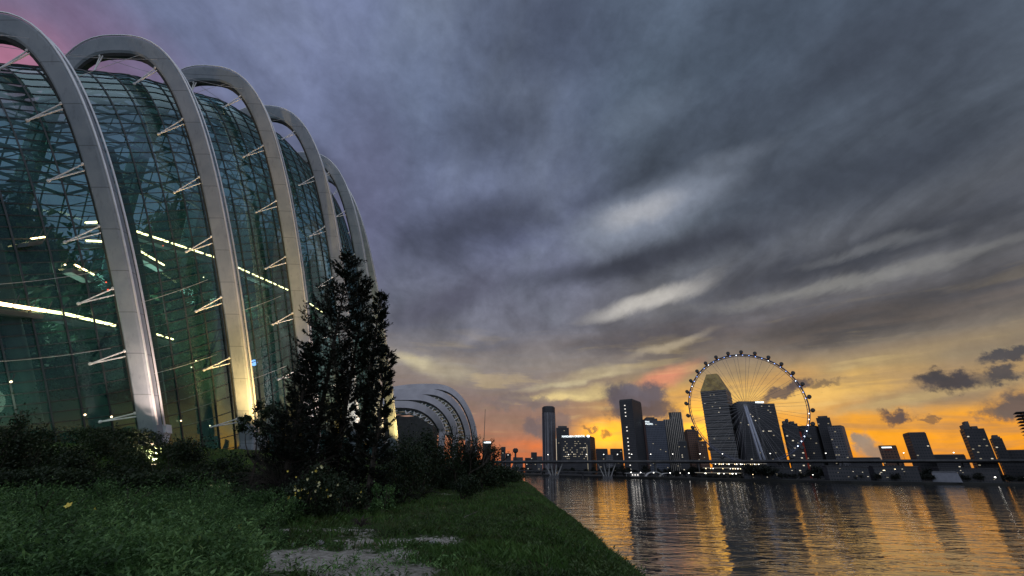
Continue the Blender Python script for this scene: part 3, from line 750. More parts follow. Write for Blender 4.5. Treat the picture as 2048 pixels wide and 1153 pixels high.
def tower(name, label, x0, x1, ytop, Y, mat, depth=None, side=0.0, roof=None, ybase=None, win=None, cat='building', zbase=2.5, body='body'):
    """box tower: its front spans pixels x0..x1, its top at ytop, at depth Y; side: part of the width showing a side wall (sign says which)"""
    xm = (x0 + x1) / 2
    c = at_y(xm, ytop, Y); azm = math.atan2(c[0], Y)
    yb = 925
    L = at_y(x0, (ytop + yb) / 2, Y); R = at_y(x1, (ytop + yb) / 2, Y)
    W = (R[0] - L[0]) * math.cos(azm)
    cx = (L[0] + R[0]) / 2
    H = c[2] - zbase
    rz = -azm
    fw = W
    D_ = depth or W * .6
    if side:
        f = abs(side); th = math.atan2(f * W / D_, 1) if False else math.asin(min(.95, f * W / D_))
        fw = W * (1 - f) / math.cos(th); rz = -azm + math.copysign(th, side)
    # the middle of the block lies behind its face
    t = thing(name, label, cat, (cx + math.sin(azm) * D_ / 2, Y + math.cos(azm) * D_ / 2, zbase), rz=rz)
    g = MB(); g.box((0, 0, H / 2), (fw, D_, H)); g.build(body, mat, t)
    if roof is not None:
        g = MB()
        for (rx, rw, rh, rd) in roof: g.box((rx * fw, 0, H + rh / 2 + .02), (rw * fw, D_ * rd, rh))
        g.build('roof', roofmat(), t)
    else:
        g = MB(); g.box((0, 0, H + .6), (fw * .96, D_ * .94, 1.2)); g.build('roof', roofmat(), t)
    if win:
        n, col_, sz = win
        for k in range(n):
            wx = (random.randint(0, max(1, int(fw / 3.2) - 1)) + .5) * 3.2 - fw / 2; wz = 4 + random.randint(0, max(1, int((H - 8) / 3.6))) * 3.6
            g = MB(); g.box((min(wx, fw / 2 - 1.2), -D_ / 2 - .05, wz), (sz, .16, sz * .62)); g.build('lit_window', MT[random.choice(col_)], t)
    return t, fw, D_, H
WL = ['winlit', 'windim', 'windim']
# distant low skyline on the left
for (nm, lb, x0, x1, yt, Y, mt) in [
    ('office_block', 'grey block with a bright band at its top, just right of the bare twigged tree', 965, 982, 883, 1050, 'dark'),
    ('tower_block', 'slim dark tower alone left of the fluted round tower', 1002, 1011, 895, 1250, 'dark'),
    ('office_block', 'low dark block right beside the slim dark tower on the left horizon', 1011, 1022, 908, 1200, 'dark'),
    ('office_block', 'low dark block under the small mushroom-topped tower', 1026, 1046, 916, 1180, 'grey'),
    ('office_block', 'stepped low block between the mushroom-topped tower and the fluted tower', 1050, 1062, 917, 1200, 'dark'),
    ('tower_block', 'small square block just left of the fluted round tower', 1062, 1074, 906, 1200, 'dark'),
    ('office_block', 'lowest block touching the left foot of the fluted round tower', 1074, 1085, 914, 1200, 'grey')]:
    t, fw, D_, H = tower(nm, lb, x0, x1, yt, Y, FM[mt], win=(3, WL, 2.6))
    if x0 == 965:
        g = MB(); g.box((0, -D_ / 2 - .3, H - 2.5), (fw * .9, .4, 3.2)); g.build('lit_band', MT['sign'], t)
b = at_y(1031, 897, 1170); t = thing('control_tower', 'tiny dark mushroom-topped tower on the left horizon', 'tower', (b[0], b[1], 2.5))
g = MB(); H = b[2] - 2.5; g.tube([(0, 0, 0), (0, 0, H - 10)], 2.6, 8); g.build('shaft', FM['dark'], t)
g = MB(); g.tube([(0, 0, H - 12), (0, 0, H - 8), (0, 0, H - 3), (0, 0, H)], [3, 7, 7, 4], 10); g.build('cabin', FM['dark'], t)

# round fluted tower
c = at_y(1098, 812, 980); l = at_y(1084.5, 870, 980); r_ = at_y(1112, 870, 980)
R0 = (r_[0] - l[0]) / 2; H = c[2] - 2.5
t = thing('round_tower', 'tall round grey tower with vertical flutes, tallest on the left of the skyline', 'tower', (c[0], 980 + R0, 2.5))
g = MB(); k = 44; th = np.arange(k) / k * 2 * PI; rr = np.where(np.arange(k) % 4 < 2, R0, R0 * .93)
g.prism(np.c_[rr * np.cos(th), rr * np.sin(th)], 0, H * .90); g.build('shaft', FM['flute'], t)
g = MB(); g.prism(np.c_[R0 * .97 * np.cos(th), R0 * .97 * np.sin(th)], H * .90, H * .985); g.build('top_storeys', FM['dark'], t)
g = MB(); g.prism(np.c_[R0 * .8 * np.cos(th), R0 * .8 * np.sin(th)], H * .985, H); g.build('roof', roofmat(), t)
g = MB(); g.box((R0 * 1.02, -R0 * .2, H * .26), (.9, .9, H * .5)); g.build('light_strip', MT['winlit'], t)
# dark block behind the hotel
tower('tower_block', 'plain dark tower between the round tower and the hotel with the lit name', 1113, 1139, 856, 960, FM['dark'], roof=[(0, .7, 4, .8)], win=(4, ['windim'], 2.4))
# hotel with the lit name
def text(name, s, size, loc, mat, parent, rot=(PI / 2, 0, 0), depth=.15, align='CENTER'):
    cu = bpy.data.curves.new(name, 'FONT'); cu.body = s; cu.size = size; cu.align_x = align; cu.extrude = depth
    o = bpy.data.objects.new(name, cu); COL.objects.link(o)
    bpy.context.view_layer.update(); dg = bpy.context.evaluated_depsgraph_get()
    me = bpy.data.meshes.new_from_object(o.evaluated_get(dg)); bpy.data.objects.remove(o)
    o = link(name, me, mat, parent, loc); o.rotation_euler = rot
    return o
t, fw, D_, H = tower('hotel', 'dark hotel slab with a lit name along its roof and many small lit windows', 1122, 1192, 874, 900, FM['dark'], depth=40, side=-.16, win=None)
text('name_sign', 'MANDARIN ORIENTAL', 5.6, (-fw * .06, -D_ / 2 - .4, H - 1.0), MT['sign'], t)
o = [q for q in t.children if q.name.startswith('name_sign')][0]; o.scale.x = fw * .80 / max(.1, o.dimensions.x)
g = MB(); g.ball((fw * .45, -D_ / 2 - .6, H + .6), 3.2, 12, 8, .7); g.build('fan_emblem', MT['sign'], t)
g = MB(); g.box((-fw / 2 - .4, -D_ * .2, H - 2), (.5, 11, 2.2)); g.build('side_sign', MT['sign'], t)
for k in range(54):
    wx = (random.randint(0, 13) - 6.5) / 14 * fw * .80; wz = H - 9 - random.randint(0, 10) * 4.0
    if wz < 3: continue
    g = MB(); g.box((wx - fw * .04, -D_ / 2 - .06, wz), (2.4, .2, 1.4)); g.build('lit_window', MT[random.choice(['windim', 'windim', 'windim', 'winlit'])], t)
g = MB(); g.box((fw * .385, -D_ / 2 - .3, H * .42), (1.1, .5, H * .72)); g.build('lit_stair', MT['windim'], t)
tower('office_block', 'low dark block right of the hotel with the lit name', 1192, 1216, 899, 900, FM['dark'], win=(4, WL, 2.5))
tower('office_block', 'low dark block left of the tower with the row of white lights', 1221, 1246, 899, 900, FM['dark'], win=(4, WL, 2.5))
tower('office_block', 'low pale podium block between the two low dark blocks by the bridge', 1212, 1226, 911, 860, FM['grey'], win=(2, WL, 2))
# tower with the row of lights
t, fw, D_, H = tower('hotel', 'tall dark slab tower with a single vertical row of white lights', 1243, 1289, 801, 850, FM['dark'], depth=52, side=-.42, roof=[(0, .96, 2.5, .96)], win=None)
g = MB(); g.box((-fw / 2 - .5, 0, H * .48), (1.0, D_ * .42, H * .9)); g.build('recessed_front', FM['brown'], t)
for k in range(18):
    z = H * (.93 - k * .05) 
    if k in (4, 5, 8): continue
    g = MB(); g.box((-fw * .08, -D_ / 2 - .3, z), (2.2, .6, 1.6)); g.build('lit_window', MT['winstrip'], t)
# grey tower with small sign
t, fw, D_, H = tower('hotel', 'grey-blue tower with a small lit corner sign, right of the slab with the light row', 1283, 1334, 842, 880, FM['blue'], depth=46, side=.22, roof=[(-.12, .62, 5, .7), (-.12, .4, 8, .5)], win=(8, ['windim'], 2.2))
text('corner_sign', 'PAN\nPACIFIC', 4.2, (-fw * .49, -D_ / 2 - .3, H - 3.6), MT['sign'], t, align='LEFT')
# striped twin tower
t, fw, D_, H = tower('office_tower', 'tower of bright vertical stripes with a stepped roof', 1331, 1371, 839, 900, FM['dark'], depth=34, roof=[(.16, .66, 14, .9)], win=(6, WL, 2.2))
for k in range(11):
    x = (k - 5) / 10 * fw * .94; hh = H + (13 if k >= 5 else 0)
    g = MB(); g.box((x, -D_ / 2 - .5, hh / 2), (1.0, .9, hh)); g.build('light_fin', MT['stripe'] if 'stripe' in MT else MT.setdefault('stripe', noisy('pale_fin', (.55, .5, .42), (.7, .64, .55), .3, .6)), t)
for k in range(8):
    g = MB(); x = (k - 1) / 8 * fw * .6; g.box((x, -D_ / 2, H + 14 + (3 if k > 2 else -12)), (.5, .5, 5)); g.build('roof_mast', MT['steel'], t)
tower('office_tower', 'reddish-brown tower standing under the left rim of the observation wheel', 1371, 1401, 862, 860, FM['brown'], depth=30, side=.25, roof=[(-.05, .8, 3, .8)], win=(4, ['windim'], 2))
tower('office_block', 'low brown block at the left foot of the pyramid-topped tower', 1398, 1416, 884, 840, FM['brown'], win=(3, WL, 2))
tower('office_block', 'low dark block at the foot of the striped tower', 1358, 1376, 884, 840, FM['dark'], win=(5, WL, 2))
# tower with the pyramid crown
t, fw, D_, H = tower('office_tower', 'tall tower with a truncated golden pyramid crown, left inside the observation wheel', 1411, 1475, 782, 820, FM['band'], depth=44, side=-.16, roof=[(0, .98, .5, .98)], win=(12, WL, 2.2))
g = MB(); v = at_y(1430, 746, 820)[2] - 2.5
q = np.array([(-fw / 2, -D_ / 2), (fw / 2, -D_ / 2), (fw / 2, D_ / 2), (-fw / 2, D_ / 2)])
g.prism(q, H + .6, v, .42); g.build('pyramid_crown', noisy('gold_roof', (.22, .15, .05), (.42, .30, .10), .12, .4, .3), t)
g = MB()
for k in range(24): g.box((0, 0, 6 + k * (H - 10) / 24), (fw + 1.4, D_ + 1.4, .8))
g.build('floor_ledges', MT['concrete'], t)
# wide hotel slab
t, fw, D_, H = tower('hotel', 'wide dark hotel slab with scattered lit windows and a lit roof sign, inside the wheel', 1464, 1562, 808, 790, FM['dark'], depth=40, side=.20, roof=[(-.10, .6, 5, .7)], win=(28, WL, 2.4))
g = MB(); g.box((fw * .16, -D_ * .36, H + 3.0), (fw * .22, .5, 2.6)); g.build('roof_sign', MT['sign'], t)
g = MB(); g.box((fw * -.02, -D_ / 2 - .8, H * .49), (3.5, 1.6, H * .98)); g.build('central_rib', MT['darkconcrete'], t)
# right-hand group
t, fw, D_, H = tower('apartment_tower', 'dark tower with rows of lit floors behind the right rim of the wheel', 1570, 1604, 848, 700, FM['dark'], depth=26, side=.15, roof=[(-.35, .2, 5, .6), (-.12, .16, 8, .6), (.2, .3, 4, .6)], win=(14, ['winlit', 'windim'], 2.4))
t, fw, D_, H = tower('apartment_tower', 'tower with a glowing red vertical strip, right of the wheel', 1602, 1647, 853, 700, FM['dark'], depth=26, side=-.2, win=(8, WL, 2))
g = MB(); g.box((-fw / 2 + 2, -D_ / 2 - .4, H * .45), (4.2, .6, H * .9)); g.build('red_strip', MT['redpanel'], t)
tower('apartment_tower', 'taller dark tower of a close pair, right of the red-stripped one', 1643, 1672, 836, 690, FM['dark'], depth=22, roof=[(0, .7, 3, .7)], win=(4, ['windim'], 2))
tower('apartment_tower', 'shorter right-hand tower of the close pair, right of the red-stripped one', 1664, 1699, 853, 660, FM['grey'], depth=22, side=-.2, win=(7, ['windim'], 2))
t, fw, D_, H = tower('office_block', 'low dark red-edged block with a small lit roof sign', 1761, 1798, 893, 640, FM['brown'], depth=24, win=(1, WL, 2))
g = MB(); g.box((-fw * .05, -D_ / 2 - .3, H - 1.6), (fw * .55, .5, 1.5)); g.build('roof_sign', MT['sign'], t)
g = MB(); g.box((-fw * .0, -D_ / 2 - .3, H - 4.6), (fw * .4, .5, 1.0)); g.build('lower_sign', MT['redpanel'], t)
tower('office_tower', 'plain dark slab standing alone between the sign block and the stepped tower', 1812, 1862, 867, 560, FM['dark'], depth=28, side=.30, win=(2, WL, 1.8))
t, fw, D_, H = tower('apartment_tower', 'tall stepped dark apartment tower near the right edge', 1929, 1982, 858, 540, FM['dark'], depth=24, side=.2, roof=[(-.30, .3, 5, .8), (-.18, .18, 9, .7), (.1, .3, 3, .8)], win=(12, ['windim', 'winlit'], 1.8))
tower('apartment_tower', 'shorter dark apartment tower with a frilled top, right of the stepped tower', 1987, 2014, 877, 560, FM['dark'], depth=20, side=.2, roof=[(.0, .5, 4, .7), (.05, .7, 2, .8)], win=(4, ['winlit'], 1.8))
tower('office_block', 'low dark block at the foot of the ledged tower by the right edge', 2012, 2062, 902, 560, FM['dark'], depth=24, win=(3, WL, 1.8))
tower('office_block', 'long low dark block between the lone slab and the stepped tower', 1866, 1932, 911, 640, FM['dark'], depth=20, win=(5, WL, 1.8))
tower('office_block', 'low dark roofs left of the small sign block', 1700, 1762, 917, 640, FM['dark'], depth=20, win=(3, WL, 1.8))
# ledged tower at the right edge
c = at_y(2075, 824, 470)
t = thing('hotel', 'dark tower of overhanging floor ledges cut by the right picture edge', 'hotel', (c[0], 470, 2.5), rz=-.75)
H = c[2] - 2.5; g = MB(); n = 22
for k in range(n): g.box((0, 0, H * (k + .5) / n), (24, 20, H / n * .55)); 
g.build('floors', FM['dark'], t)
for k in range(n):
    pass
g = MB()
for k in range(n): g.box((-2 - (n - k) * .0, 0, H * (k + 1.0) / n - .25), (30, 26, .5), 0)
g.build('floor_ledges', MT['darkconcrete'], t)
g = MB(); g.box((0, 0, H / 2), (22, 18, H - 1)); g.build('core', MT['darkconcrete'], t)

# ------------------------------------------------------------------ observation wheel
WC = at_y(1491, 814, 614); azw = math.atan2(WC[0], WC[1])
WR = 75.0
wheel = thing('observation_wheel', 'giant observation wheel of thin spokes and dark round cabins across the water', 'ferris wheel', tuple(WC * (1, 1, 0) + (0, 0, 2.5)), rz=-azw)
zc = WC[2] - 2.5
th = np.linspace(0, 2 * PI, 169)
def wheelp(r, a, y=0.0): return np.stack([r * np.sin(a), np.broadcast_to(y, np.shape(a)), zc + r * np.cos(a)], -1)
g = MB()
for y in (-1.3, 1.3):
    g.tube(wheelp(WR, th, y), .80, 6, False, up=(0, 1, 0))
g.tube(wheelp(WR - 2.4, th, 0), .45, 6, False, up=(0, 1, 0))
for k in range(84):
    a = k / 84 * 2 * PI; b = a + PI / 84
    g.tube([wheelp(WR, a, -1.3), wheelp(WR - 2.4, b, 0), wheelp(WR, a, 1.3)], .16, 4); g.tube([wheelp(WR, a, -1.3), wheelp(WR, a, 1.3)], .16, 4)
g.build('rim', noisy('rim_paint', (.07, .08, .13), (.10, .11, .16), .1, .5), wheel)
hub = MB(); hub.tube([(0, -9, zc), (0, 9, zc)], 2.2, 14); hub.tube([(0, -10, zc), (0, -9, zc)], 2.8, 14); hub.build('hub', MT['concrete'], wheel)
sp_m = noisy('spoke_cable', (.17, .17, .18), (.23, .23, .24), 1, .5)
for k in range(28):
    a = k / 28 * 2 * PI
    for s_ in (-1, 1):
        g = MB(); g.tube([wheelp(WR - 1, a + .035 * s_, 0), wheelp(1.8, a, 6.5 * s_)], .17, 4); g.build('spoke', sp_m, wheel)
cap0 = None
for k in range(28):
    a = (k + .5) / 28 * 2 * PI; p = wheelp(WR + 3.6, a, 0)
    g = MB(); g.tube([(-0, -3.5, 0), (0, -3.2, 0), (0, 3.2, 0), (0, 3.5, 0)], [1.7, 2.6, 2.6, 1.7], 14); cb = g.build('cabin', noisy('cabin_glass', (.012, .013, .016), (.02, .02, .024), .5, .2), wheel, loc=None) if cap0 is None else link('cabin', cap0, None, wheel)
    if cap0 is None: cap0 = cb.data
    cb.location = p
    g = MB(); g.tube([wheelp(WR, a, -1.2), wheelp(WR + 2.2, a, -1.2)], .22, 4); g.tube([wheelp(WR, a, 1.2), wheelp(WR + 2.2, a, 1.2)], .22, 4); g.tube([wheelp(WR + 2.1, a, -1.3), wheelp(WR + 2.1, a, 1.3)], .22, 4); g.build('cabin_bracket', sp_m, wheel)
for k in range(-12, 14):
    a = k / 56 * 2 * PI * 1.0 + .02
    g = MB(); g.ball(wheelp(WR - 1.0, a, -1.9), .50 if k % 3 else .55, 6, 5); g.build('rim_light', MT['blue'] if k % 5 else MT['bluewhite'], wheel)
for k in range(7):
    a = math.radians(100 + k * 6); g = MB(); g.ball(wheelp(WR - 1.0, a, -1.9), .6, 6, 5); g.build('rim_light', MT['bluewhite'], wheel)
# two pairs of raking columns and the anchor cables
for s_ in (-1, 1):
    for dx in (-1, 1):
        g = MB(); g.tube([(0 + dx * 1.0, 9.0 * s_, zc), (dx * 2.5 + 10, 24 * s_, 0)], [1.25, 1.5], 10); g.build('support_column', MT['steelgrey'] if 'steelgrey' in MT else MT.setdefault('steelgrey', noisy('column_paint', (.30, .32, .38), (.38, .40, .46), .2, .5)), wheel, True)
    for dx in (-34, 34):
        g = MB(); g.tube([(0, 9.0 * s_, zc), (dx, 40 * s_, 0)], .2, 4); g.build('stay_cable', sp_m, wheel)
# terminal building under the wheel
p0 = at_y(1398, 950, 566); p1 = at_y(1556, 950, 534)
def along(f): return p0 + (p1 - p0) * f
ta = math.atan2(p1[1] - p0[1], p1[0] - p0[0]); LL = np.linalg.norm((p1 - p0)[:2])
term = thing('terminal', 'long three-storey terminal with strings of white lights under the observation wheel', 'terminal', tuple((p0 + p1) / 2 * (1, 1, 0) + (0, 0, 2.4)), rz=ta)
zt = [0, 6.5, 12.0, 17.0]
for k in range(3):
    sh = k * 5
    g = MB(); g.box((sh / 2 - 2, 9, (zt[k] + zt[k + 1]) / 2), (LL - sh * 3, 14, zt[k + 1] - zt[k] - 1.2)); g.build('storey', FM['dark'], term)
    g = MB(); g.box((sh / 2 - 2, 6.5, zt[k + 1] - .5), (LL - sh * 3 + 5, 22, .9)); g.build('terrace_slab', MT['concrete'], term)
    g = MB(); g.box((sh / 2 - 2, -4.65, zt[k + 1] - .5), (LL - sh * 3 + 3, .2, .35)); g.build('light_line', MT['windim'], term)
    for q in range(26):
        if random.random() < .3: continue
        g = MB(); g.ball(((q - 12.5) / 26 * (LL - sh * 3), -4.9, zt[k + 1] - 1.2), .38 + .2 * random.random(), 6, 5); g.build('string_light', MT['lamp'] if random.random() < .5 else MT['lampwarm'], term)
g = MB(); g.box((12, -4, 10), (3, 1, 3)); g.build('red_shop_light', MT['redpanel'], term)

# ------------------------------------------------------------------ road bridge in front of the skyline
B0 = np.array([-60., 656., 0]); B1 = np.array([620., 522., 0])
bd = (B1 - B0) / np.linalg.norm(B1 - B0); bn = np.array([-bd[1], bd[0], 0]); BL = np.linalg.norm(B1 - B0); bang = math.atan2(bd[1], bd[0])
bridge = thing('road_bridge', 'long grey road bridge on V-shaped piers crossing the water before the skyline', 'bridge', tuple(B0 + (0, 0, 0)))
def bp(f, z, side=0.0): return B0 * 0 + bd * BL * f + bn * side + np.array([0, 0, z])
def deckz(f): return 19.0 + 7.6 * f
fs = np.linspace(-.15, 1.1, 50)
g = MB(); g.sweep(np.stack([[bp(f, deckz(f), -11), bp(f, deckz(f), 11), bp(f, deckz(f) - 1.0, 11), bp(f, deckz(f) - 2.6, 6), bp(f, deckz(f) - 2.6, -6), bp(f, deckz(f) - 1.0, -11)] for f in fs])); g.build('deck', MT['darkconcrete'], bridge)
g = MB()
for s_ in (-10.9, 10.9): g.sweep(np.stack([[bp(f, deckz(f) + 1.1, s_ - .12), bp(f, deckz(f) + 1.1, s_ + .12), bp(f, deckz(f) + .01, s_ + .12), bp(f, deckz(f) + .01, s_ - .12)] for f in fs]))
g.build('parapet', MT['darkconcrete'], bridge)
def bfrac(px):
    d = ray(px, 925); k = d[0] / d[1]   # crossing with the bridge line
    return (k * B0[1] - B0[0]) / ((bd[0] - k * bd[1]) * BL)
for px in (1012, 1108, 1213):
    f = bfrac(px)
    g = MB()
    for s_ in (-4, 4):
        for q in (-1, -.33, .33, 1):
            a = bp(f, deckz(f) - 2.4, s_) + bd * q * 12.0; b = bp(f, 2.0, s_) + bd * q * 4.4
            n_ = bd * .62; m_2 = bn * .7
            g.sweep(np.array([[a - n_ - m_2, a + n_ - m_2, a + n_ + m_2, a - n_ + m_2], [b - n_ - m_2, b + n_ - m_2, b + n_ + m_2, b - n_ + m_2]]))
    a = bp(f, 2.0, -6.5)
    g.build('v_pier', MT['concrete'], bridge)
    g = MB(); c = bp(f, 0, 0); g.box(c + (0, 0, .7), (13, 14, 3.4), bang); g.build('pile_cap', MT['darkconcrete'], bridge)
for px in (1310, 1395, 1580, 1680, 1800, 1930, 2060):
    f = bfrac(px)
    for s_ in (-5, 5):
        g = MB(); c = bp(f, 0, s_); g.tube([c + (0, 0, -1), c + (0, 0, deckz(f) - 2.4)], .9, 10); g.build('column', MT['darkconcrete'], bridge)
# low service deck behind and under the bridge
g = MB(); f2 = np.linspace(-.2, .42, 12); g.sweep(np.stack([[bp(f, 9.5 - 4 * f, 26), bp(f, 9.5 - 4 * f, 34), bp(f, 7.6 - 4 * f, 34), bp(f, 7.6 - 4 * f, 26)] for f in f2]))
lb = thing('footbridge', 'low dark walkway bridge running behind the V-shaped piers', 'bridge', tuple(B0)); g.build('deck', MT['darkconcrete'], lb)
for f in np.linspace(-.1, .40, 7):
    g = MB(); c = bp(f, 0, 30); g.tube([c + (0, 0, -1), c + (0, 0, 8.2 - 4 * f)], 1.1, 8); g.build('pier', MT['darkconcrete'], lb)
# lamp posts on the bridge
LAMPG = 'street lamps along the bridge'
lampfirst = None
def street_lamp(label, loc, h, group, r=.55, arm=1.2):
    t = thing('street_lamp', label, 'street lamp', loc, group)
    g = MB(); g.tube([(0, 0, 0), (0, 0, h)], [.16, .09], 6); g.tube([(0, 0, h), (arm * .5, 0, h + .35), (arm, 0, h + .3)], .07, 5); g.build('post', MT['fixture'], t)
    g = MB(); g.ball((arm, 0, h + .1), r, 8, 6, .7); g.build('lamp_head', MT['lamp'], t)
    return t
NEARB = ['before the round tower', 'before the left part of the lit-name hotel', 'before the right part of the lit-name hotel', 'above the low block by the second V pier', 'over the low block left of the light-row tower', 'at the foot of the light-row tower',
         'before the grey-blue tower', 'before the striped tower', 'before the pyramid-topped tower', 'left inside the observation wheel', 'right inside the observation wheel', 'before the pair of towers', 'left of the lone dark slab', 'left of the stepped tower', 'right of the stepped tower', 'at the far left end by the tree']
for px, lb in zip((1093, 1135, 1172, 1207, 1235, 1264, 1303, 1348, 1404, 1450, 1548, 1662, 1822, 1925, 1988, 1012), NEARB):
    f = bfrac(px); p = B0 + bp(f, deckz(f), 9.5)
    street_lamp('lit lamp on the bridge deck, ' + lb, tuple(p), 9.0, LAMPG, .62)
# waterfront lamps with bright heads
for px, lb in ((1271, 'left of the lit kiosk'), (1294, 'right of the lit kiosk'), (1327, 'left end of the white pavilion'), (1363, 'right end of the white pavilion'), (1402, 'left end of the lit terminal'), (1446, 'second along the lit terminal'), (1498, 'under the middle of the wheel'), (1534, 'right part of the lit terminal'), (1384, 'dim one left of the terminal'), (1664, 'right of the dark tree mass'), (1985, 'right, under the stepped tower'), (2044, 'at the right picture edge')):
    s_ = at_z(px, 956 + (px - 1215) * .016, 0); y = shore_y(s_[0]); x = s_[0] * y / s_[1]
    street_lamp('bright waterfront lamp, ' + lb, (x, shore_y(x) + 3.5, 2.4), 5.2, 'lamps along the far waterfront', .75 if px not in (1384, 1664) else .45, .8)
# lit kiosk and white arched pavilion, long quay building, glass shed
def shore_at(px, back):
    s_ = at_z(px, 956 + (px - 1215) * .016, 0); y = shore_y(s_[0]); x = s_[0] * y / s_[1]
    return np.array([x, shore_y(x) + back, 2.45])
p = shore_at(1282, 7); t = thing('kiosk', 'small white-lit waterfront kiosk with a flat canopy left of the pavilion', 'kiosk', tuple(p))
g = MB(); g.box((0, 0, 1.9), (11, 5, 3.8)); g.build('walls', MT['concrete'], t)
for dx in (-3.6, 0, 3.6):
    g = MB(); g.box((dx, -2.56, 2.2), (1.6, .12, 1.8)); g.build('lit_window', MT['winstrip'], t)
g = MB(); g.box((0, 0, 4.3), (26, 9, .5)); g.build('canopy', MT['steel'], t)
for dx in (-12, -4.5, 4.5, 12):
    g = MB(); g.tube([(dx, -3.5, 0), (dx, -3.5, 4.1)], .15, 6); g.build('post', MT['steel'], t)
p = shore_at(1345, 9); t = thing('pavilion', 'white double-arched pavilion roof on the far waterfront', 'pavilion', tuple(p))
for (dx, w_, h_) in ((-7, 22, 6.5), (9, 18, 5.2)):
    a = np.linspace(.12, PI - .12, 16); o_ = np.stack([dx + w_ / 2 * np.cos(a), 0 * a, h_ * np.sin(a)], -1)
    g = MB(); g.sweep(np.stack([o_ + (0, -4, 0), o_ + (0, 5, 0), o_ * (1, 1, .92) + (0, 5, 0), o_ * (1, 1, .92) + (0, -4, 0)], 1)); g.build('arched_roof', MT['steel'], t)
p = shore_at(1898, 8); t = thing('shed', 'pale sloping-sided boat shed on the far quay, right half', 'shed', tuple(p), rz=-.7)
g = MB(); g.prism([(-11, -5), (11, -5), (11, 6), (-11, 6)], 0, 9.5, .86); g.build('hall', MT['greyshed'] if 'greyshed' in MT else MT.setdefault('greyshed', noisy('shed_metal', (.16, .17, .2), (.2, .21, .24), .3, .5)), t)
g = MB(); g.prism([(-9.8, -4.8), (9.8, -4.8), (9.8, 5.4), (-9.8, 5.4)], 9.5, 10.4, .8); g.build('roof', MT['darkconcrete'], t)
for (x0, x1, yt, back, lb) in ((1690, 1760, 934, 18, 'long low dark quay building right of the dark tree mass'), (1776, 1850, 934, 16, 'low glassy quay building with tiny lights left of the boat shed'), (1568, 1660, 938, 22, 'low dark quay building with a lit strip behind the dark tree mass'), (1915, 2010, 938, 20, 'long low dark quay building right of the boat shed')):
    p = shore_at((x0 + x1) / 2, back); zt_ = at_y((x0 + x1) / 2, yt, p[1])[2]; w_ = at_y(x1, yt, p[1])[0] - at_y(x0, yt, p[1])[0]
    t = thing('quay_building', lb, 'building', tuple(p), rz=-.25)
    g = MB(); g.box((0, 0, (zt_ - 2.4) / 2), (w_, 12, zt_ - 2.4)); g.build('hall', FM['dark'], t)
    g = MB(); g.box((0, 0, zt_ - 2.4 + .25), (w_ + 2, 14, .5)); g.build('roof', MT['darkconcrete'], t)
    for k in range(7):
        g = MB(); g.box((random.uniform(-.45, .45) * w_, -6.1, random.uniform(1.2, zt_ - 4)), (.8 + 1.5 * random.random(), .2, .5)); g.build('lit_window', MT[random.choice(['winlit', 'windim', 'lampwarm'])], t)

# ------------------------------------------------------------------ vegetation builders
def blob_points(n, c, r, g=rng, shell=.55, lumps=9):
    """points in a lumpy crown: many clumps spread through the volume, gaps between them"""
    k = max(lumps, 3)
    d = g.normal(size=(k, 3)); d /= np.linalg.norm(d, axis=1)[:, None]
    cc = d * (g.uniform(shell * .6, .82, k) ** .6)[:, None]
    w = g.uniform(.5, 1.3, k); j = g.choice(k, n, p=w / w.sum())
    s = g.uniform(.16, .34, k)
    p = cc[j] + g.normal(size=(n, 3)) * s[j][:, None] * .75
    return p * np.asarray(r) + np.asarray(c)
def limb(g, a, b, r0, r1, bend=.15, k=6, n=6):
    a, b = np.asarray(a, float), np.asarray(b, float)
    t = np.linspace(0, 1, n)[:, None]; off = rng.normal(size=3) * np.linalg.norm(b - a) * bend
    g.tube(a + (b - a) * t + off * (t * (1 - t)) * 1.6, np.linspace(r0, r1, n), k)
def tree_mesh(h, r, trunk_h, nleaf, size, lumps=16, flat=.7, tr=.16):
    """returns (trunk mesh builder, crown leaf array)"""
    g = MB(); top = np.array([rng.normal() * .2, rng.normal() * .2, trunk_h])
    limb(g, (0, 0, -.2), top, tr, tr * .7, .06)
    c = np.array([0, 0, trunk_h + (h - trunk_h) * .5]); rad = np.array([r, r, (h - trunk_h) * .58])
    for k in range(7):
        d = rng.normal(size=3); d[2] = abs(d[2]) * .8 + .2; d /= np.linalg.norm(d)
        limb(g, top, c + d * rad * .65, tr * .55, tr * .12)
    P = blob_points(nleaf, c, rad, lumps=lumps)
    P = P[P[:, 2] > trunk_h * .55]
    return g, leaves(P, size, .5, .5)
def plant(name, label, cat, loc, parts, group=None, rz=0.0):
    t = thing(name, label, cat, tuple(loc), group, rz)
    for nm, me, mat in parts: link(nm, me, mat, t)
    return t
def gz(x, y): return float(ground_z(x, y))

# ------------------------------------------------------------------ trees on the far waterfront
far_protos = []
for k in range(4):
    g, L = tree_mesh(9, 5.2, 2.5, 900, 1.3, 12, tr=.35)
    tm = g.build('trunk', MT['bark']); bpy.data.objects.remove(tm, do_unlink=False) if False else None
    far_protos.append((tm.data, quads_mesh('crown', L))); bpy.data.objects.remove(tm)
for me, cr in far_protos: cr.materials.append(MT['farleaf'])
def far_tree(px, back, s, label, group='trees along the far waterfront'):
    p = shore_at(px, back); k = random.randrange(4)
    t = thing('waterfront_tree', label, 'tree', tuple(p), group, random.uniform(0, 6))
    t.scale = (s * random.uniform(.9, 1.25), s, s * random.uniform(.85, 1.1))
    link('trunk', far_protos[k][0], None, t); link('crown', far_protos[k][1], None, t)
for px in range(1225, 2070, 11):
    if 1262 < px < 1375 or 1880 < px < 1915: continue
    s = random.uniform(.55, .95); back = random.uniform(9, 26)
    if 1395 < px < 1560: s *= .5; back = 6
    far_tree(px + random.uniform(-4, 4), back, s, 'small dark round tree in the row along the far waterfront')
